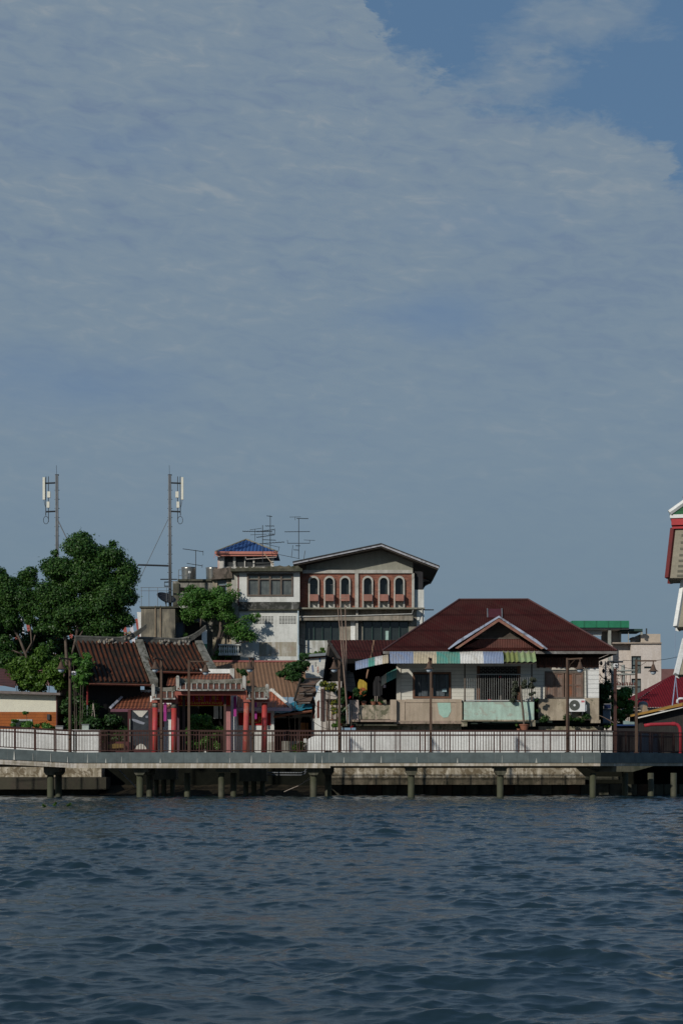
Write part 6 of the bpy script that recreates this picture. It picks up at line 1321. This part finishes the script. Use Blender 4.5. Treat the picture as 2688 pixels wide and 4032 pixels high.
leaves('plant_tufts', [el(2412, 2856, 8, 6, 97.3), el(2388, 2862, 16, 5, 97.3)], 260, .06, L_BR, thing('plant_tuft', 'bright plant tufts under the rusty lean-to', 'plant', (X(2400, 97.3), 97.3, 3.4)), 83, 10, .12)
kb = thing('market_stall', 'dark stall with a blue rimmed top standing behind the right railing', 'stall', (X(2466, 97.6), 97.6, 1.95))
MB().pb(2424, 2852, 2508, 2858, 97.0, 1.2).build('top', M('deep_blue_edge', (.01, .035, .12)), kb); MB().pb(2430, 2858, 2504, 2960, 97.2, 1.0).build('body', M('near_black_board', (.02, .02, .022), lx=.1), kb)
MB().pb(2454, 2838, 2476, 2852, 97.3, .3).pb(2476, 2842, 2496, 2852, 97.3, .3).build('crate', M('pale_green_plastic', (.25, .34, .32)), label='pale green crates standing on the blue rimmed stall', cat='crate')
# crimson roof hall
YX = 112
ch = thing('crimson_roof_hall', 'low hall with a crimson hipped metal roof and cream eaves at the right edge', 'building', (X(2640, YX), YX, 1.9))
Aq = Vector((X(2466, YX), YX, Z(2785, YX))); Bq = Vector((X(2960, YX), YX, Z(2785, YX))); Tq = Z(2659, YX+5.5)
Uq = Vector((0, 5.5, Tq-Aq.z)); Wq = Bq.x-Aq.x; aL = (X(2642, YX+5.5)-Aq.x)/Wq
MB().corr(Aq, Bq, Uq, lambda u: Uq.length*min(1, u/aL), .16, .018).build('roof', REDRF, ch)
MB().pb(2470, 2786, 2960, 2800, YX+.25, .3).build('eave_wall', CREAM, ch); MB().pb(2480, 2800, 2960, 2900, YX+.5, .3).build('wall', DARKW, ch)
b = MB().face([Aq, (X(2642, YX+5.5), YX+5.5, Tq), (Aq.x, YX+11, Aq.z)]); b.build('roof', REDRF, ch)
YY = 101.5
ys_ = thing('dark_warehouse', 'dark sheet shed with a yellow edged sloping roof at the right edge', 'shed', (X(2620, YY), YY, 1.95))
MB().pp([(2484, 2814), (2760, 2752), (2760, 2763), (2484, 2822)], YY-.6, 5).build('roof', M('yellow_roof_edge', (.38, .21, .045), (.31, .17, .04)), ys_)
MB().pp([(2510, 2824), (2760, 2765), (2760, 2769), (2510, 2829)], YY-.5, .05).build('white_trim', WALLW, ys_)
MB().pp([(2512, 2820), (2760, 2768), (2760, 2980), (2512, 2980)], YY, 3).build('wall', M('black_brown_sheet', (.035, .032, .03), (.022, .02, .019), lx=.14, la=.6), ys_)
rt = thing('ventilator', 'round metal ventilator with tan base on the yellow edged roof', 'ventilator', (X(2534, YY), YY+.4, Z(2800, YY)))
MB().lathe((X(2534, YY), YY+.4, Z(2806, YY)), [(.12, 0), (.12, .22), (.26, .3), (.30, .45), (.22, .6), (.05, .66)], 18).build('turbine', STEEL, rt, smooth=True); MB().pp([(2530, 2774), (2546, 2780), (2548, 2808), (2526, 2808)], YY+.1, .3).build('base', M('tan_pipe'), rt)
rp_ = thing('red_pipe', 'thick red fire pipe bending down at the right end of the railing', 'pipe', (X(2600, 98.5), 98.5, 2))
Yq = 99.0
MB().tube([(X(2534, Yq), Yq, Z(2857, Yq)), (X(2560, Yq), Yq, Z(2853, Yq)), (X(2648, Yq), Yq, Z(2850, Yq)), (X(2664, Yq), Yq, Z(2853, Yq)), (X(2674, Yq), Yq, Z(2864, Yq)), (X(2677, Yq), Yq, Z(2884, Yq)), (X(2677, Yq), Yq, 1.9)], .095, 14).build('pipe', M('red_pipe_paint', (.34, .03, .045), (.28, .028, .04), rough=.6, spec=.2), rp_, smooth=True)
MB().tube([(X(2643, Yq), Yq, Z(2850, Yq)), (X(2656, Yq), Yq, Z(2851, Yq))], .115, 14).build('flange', M('red_pipe_paint'), rp_)
wp = MB().tube([(X(2664, 101), 101, Z(2768, 101)), (X(2666, 101), 101, Z(2756, 101)), (X(2672, 101), 101, Z(2751, 101)), (X(2700, 101), 101, Z(2751, 101))], .07, 10).build('vent_pipe', WHITEM, label='white bent vent pipe on the yellow edged roof', cat='pipe', smooth=True)
b = MB(); b.tube([(X(2661, 100), 100, Z(2640, 100)), (X(2645, 100), 100, Z(2778, 100))], .035, 6).tube([(X(2656, 100), 100, Z(2640, 100)), (X(2668, 100), 100, Z(2770, 100))], .02, 6).tube([(X(2656, 100), 100, Z(2470, 100)), (X(2655, 100), 100, Z(2642, 100))], .012, 5)
b.build('guy_wires', M('pale_blue_cable', (.3, .36, .5)), label='pale blue stay cables dropping beside the stepped roof', cat='cable')
# ------------------------------------------------------------------ stepped pavilion tower on the pier at the right edge
Yt = 72.0
pt_ = thing('pavilion_tower', 'stepped tower with flared beige panels, red fascia and green roof at the right edge', 'tower', (X(2688, Yt)+4, Yt+4, -1))
FLARE = M('beige_flared_panel', (.27, .245, .185), (.23, .21, .16), s=1.2, bump=.05); SLOT = M('panel_slot', (.13, .125, .095), (.11, .105, .08)); REDF = M('bright_red_fascia', (.42, .035, .04), (.36, .03, .035), rough=.6); REDFD = M('deep_red_board', (.14, .02, .02), (.11, .018, .018)); GRT = M('dark_green_tiles', (.02, .11, .045), (.015, .08, .035), lines=.2)
TA = R(13); td = Vector((math.sin(TA), math.cos(TA), 0)); ts = Vector((math.cos(TA), -math.sin(TA), 0))
ctr = Vector((X(2640, Yt), Yt, 0))+ts*4.6+td*1.1
def sqr(u, v, z): return [ctr-ts*u-td*v+Vector((0, 0, z)), ctr+ts*u-td*v+Vector((0, 0, z)), ctr+ts*u+td*v+Vector((0, 0, z)), ctr-ts*u+td*v+Vector((0, 0, z))]
def ring(x, y, Y):      # square ring whose front-left corner is seen at this picture point
    P = Vector((X(x, Y), Y, 0))-ctr; P.z = 0; return sqr(-P.dot(ts), -P.dot(td), Z(y, Y))
def frustum(r0, r1, mat, name, par=None):
    b = MB().poly(r0+r1, [(3, 2, 1, 0), (4, 5, 6, 7)]+[(i, (i+1) % 4, 4+(i+1) % 4, 4+i) for i in range(4)]); return b.build(name, mat, par or pt_)
def grow(r_, d, dz=0): P = r_[0]-ctr; return sqr(-P.dot(ts)+d, -P.dot(td)+d, r_[0].z+dz)
def tier(xt, yt, xb, yb, dY, board, slots):
    top, bot = ring(xt, yt, Yt+dY), ring(xb, yb, Yt); fr = frustum(bot, top, FLARE, 'flared_panel')
    for ys in slots:
        f = (ys-yt)/(yb-yt); p = top[0].lerp(bot[0], f); q = top[1].lerp(bot[1], f); n = -td*.03; h = .045; q0 = ts*.36
        MB().slab([p+q0+Vector((0, 0, -h))+n, q-q0+Vector((0, 0, -h))+n, q-q0+Vector((0, 0, h))+n+td*.02, p+q0+Vector((0, 0, h))+n+td*.02], .02).build('slot', SLOT, fr)
    for i in range(4): MB().bar(top[i], bot[i], .17).build('corner_board', board, pt_)
    return top, bot
t1, b1 = tier(2648, 2080, 2626, 2276, .45, REDFD, (2109, 2137, 2162, 2187, 2209, 2230, 2250, 2268))
t2, b2 = tier(2692, 2270, 2659, 2468, .75, WALLW, (2330, 2360, 2388, 2414, 2438))
t3, b3 = tier(2694, 2515, 2659, 2656, .75, WALLW, (2560, 2588, 2614, 2636))
core = ring(2716, 2300, Yt+.75); frustum([Vector((q.x, q.y, -1)) for q in core], [Vector((q.x, q.y, t1[0].z)) for q in core], M('cream_shaft', (.5, .46, .38)), 'shaft')
def slabring(y0, y1, d, mat, name, x=2646): frustum(grow(ring(x, y1, Yt+.35), d), grow(ring(x, y0, Yt+.35), d), mat, name)
slabring(2074, 2082, .02, REDF, 'fascia'); slabring(2068, 2074, -.04, REDFD, 'fascia'); slabring(2042, 2068, .05, REDF, 'fascia'); slabring(2027, 2041, .10, WALLW, 'eave_band')
e_ = grow(ring(2646, 2026, Yt+.35), .12); apx = Vector((ctr.x, ctr.y, e_[0].z+3.4))
b = MB()
for i in range(4): b.face([e_[i], e_[(i+1) % 4], apx])
b.build('roof', GRT, pt_)
for i in range(4): MB().tube([e_[i]+Vector((0, 0, .06)), apx+Vector((0, 0, .06))], .12, 6).build('hip_ridge', WALLW, pt_); MB().tube([e_[i].lerp(apx, .12)+Vector((0, 0, .22)), apx+Vector((0, 0, .22))], .09, 6).build('red_crest', REDF, pt_)
MB().lathe(apx, [(.05, -.1), (.2, .1), (.28, .4), (.2, .7), (.08, 1.0), (.03, 1.4)], 12).build('finial', M('gold_cream_finial', (.6, .55, .35)), pt_)
fx = e_[0].lerp(apx, .17); MB().lathe(fx+Vector((.35, 0, .2)), [(.04, 0), (.10, .3), (.13, .6), (.07, .9), (.02, 1.2)], 10).build('finial', M('gold_cream_finial'), pt_)
pd = thing('pontoon', 'low grey pontoon deck under the stepped tower', 'pontoon', (ctr.x, ctr.y, 0))
MB().box(ctr.x-2.2, ctr.y-6, -.6, ctr.x+8, ctr.y+2, .5).build('deck', CONC, pd)
# ------------------------------------------------------------------ floating weed
for i, (x, y, rx, lb) in enumerate(((180, 3178, 9, 'leftmost clump of floating green water plants'), (222, 3176, 14, 'middle clump of floating green water plants'), (272, 3175, 8, 'rightmost clump of floating green water plants'))):
    Yq = EYE*F/(y-HY); r = thing('water_plant', lb, 'water plant', (X(x, Yq), Yq, 0), 'floating water plants near the walkway')
    leaves('foliage', [(X(x, Yq), Yq, .07, rx*Yq/F, .3, .07)], 130, .06, L_BR, r, 90+i, 40, .12)
print('objects', len(bpy.data.objects))
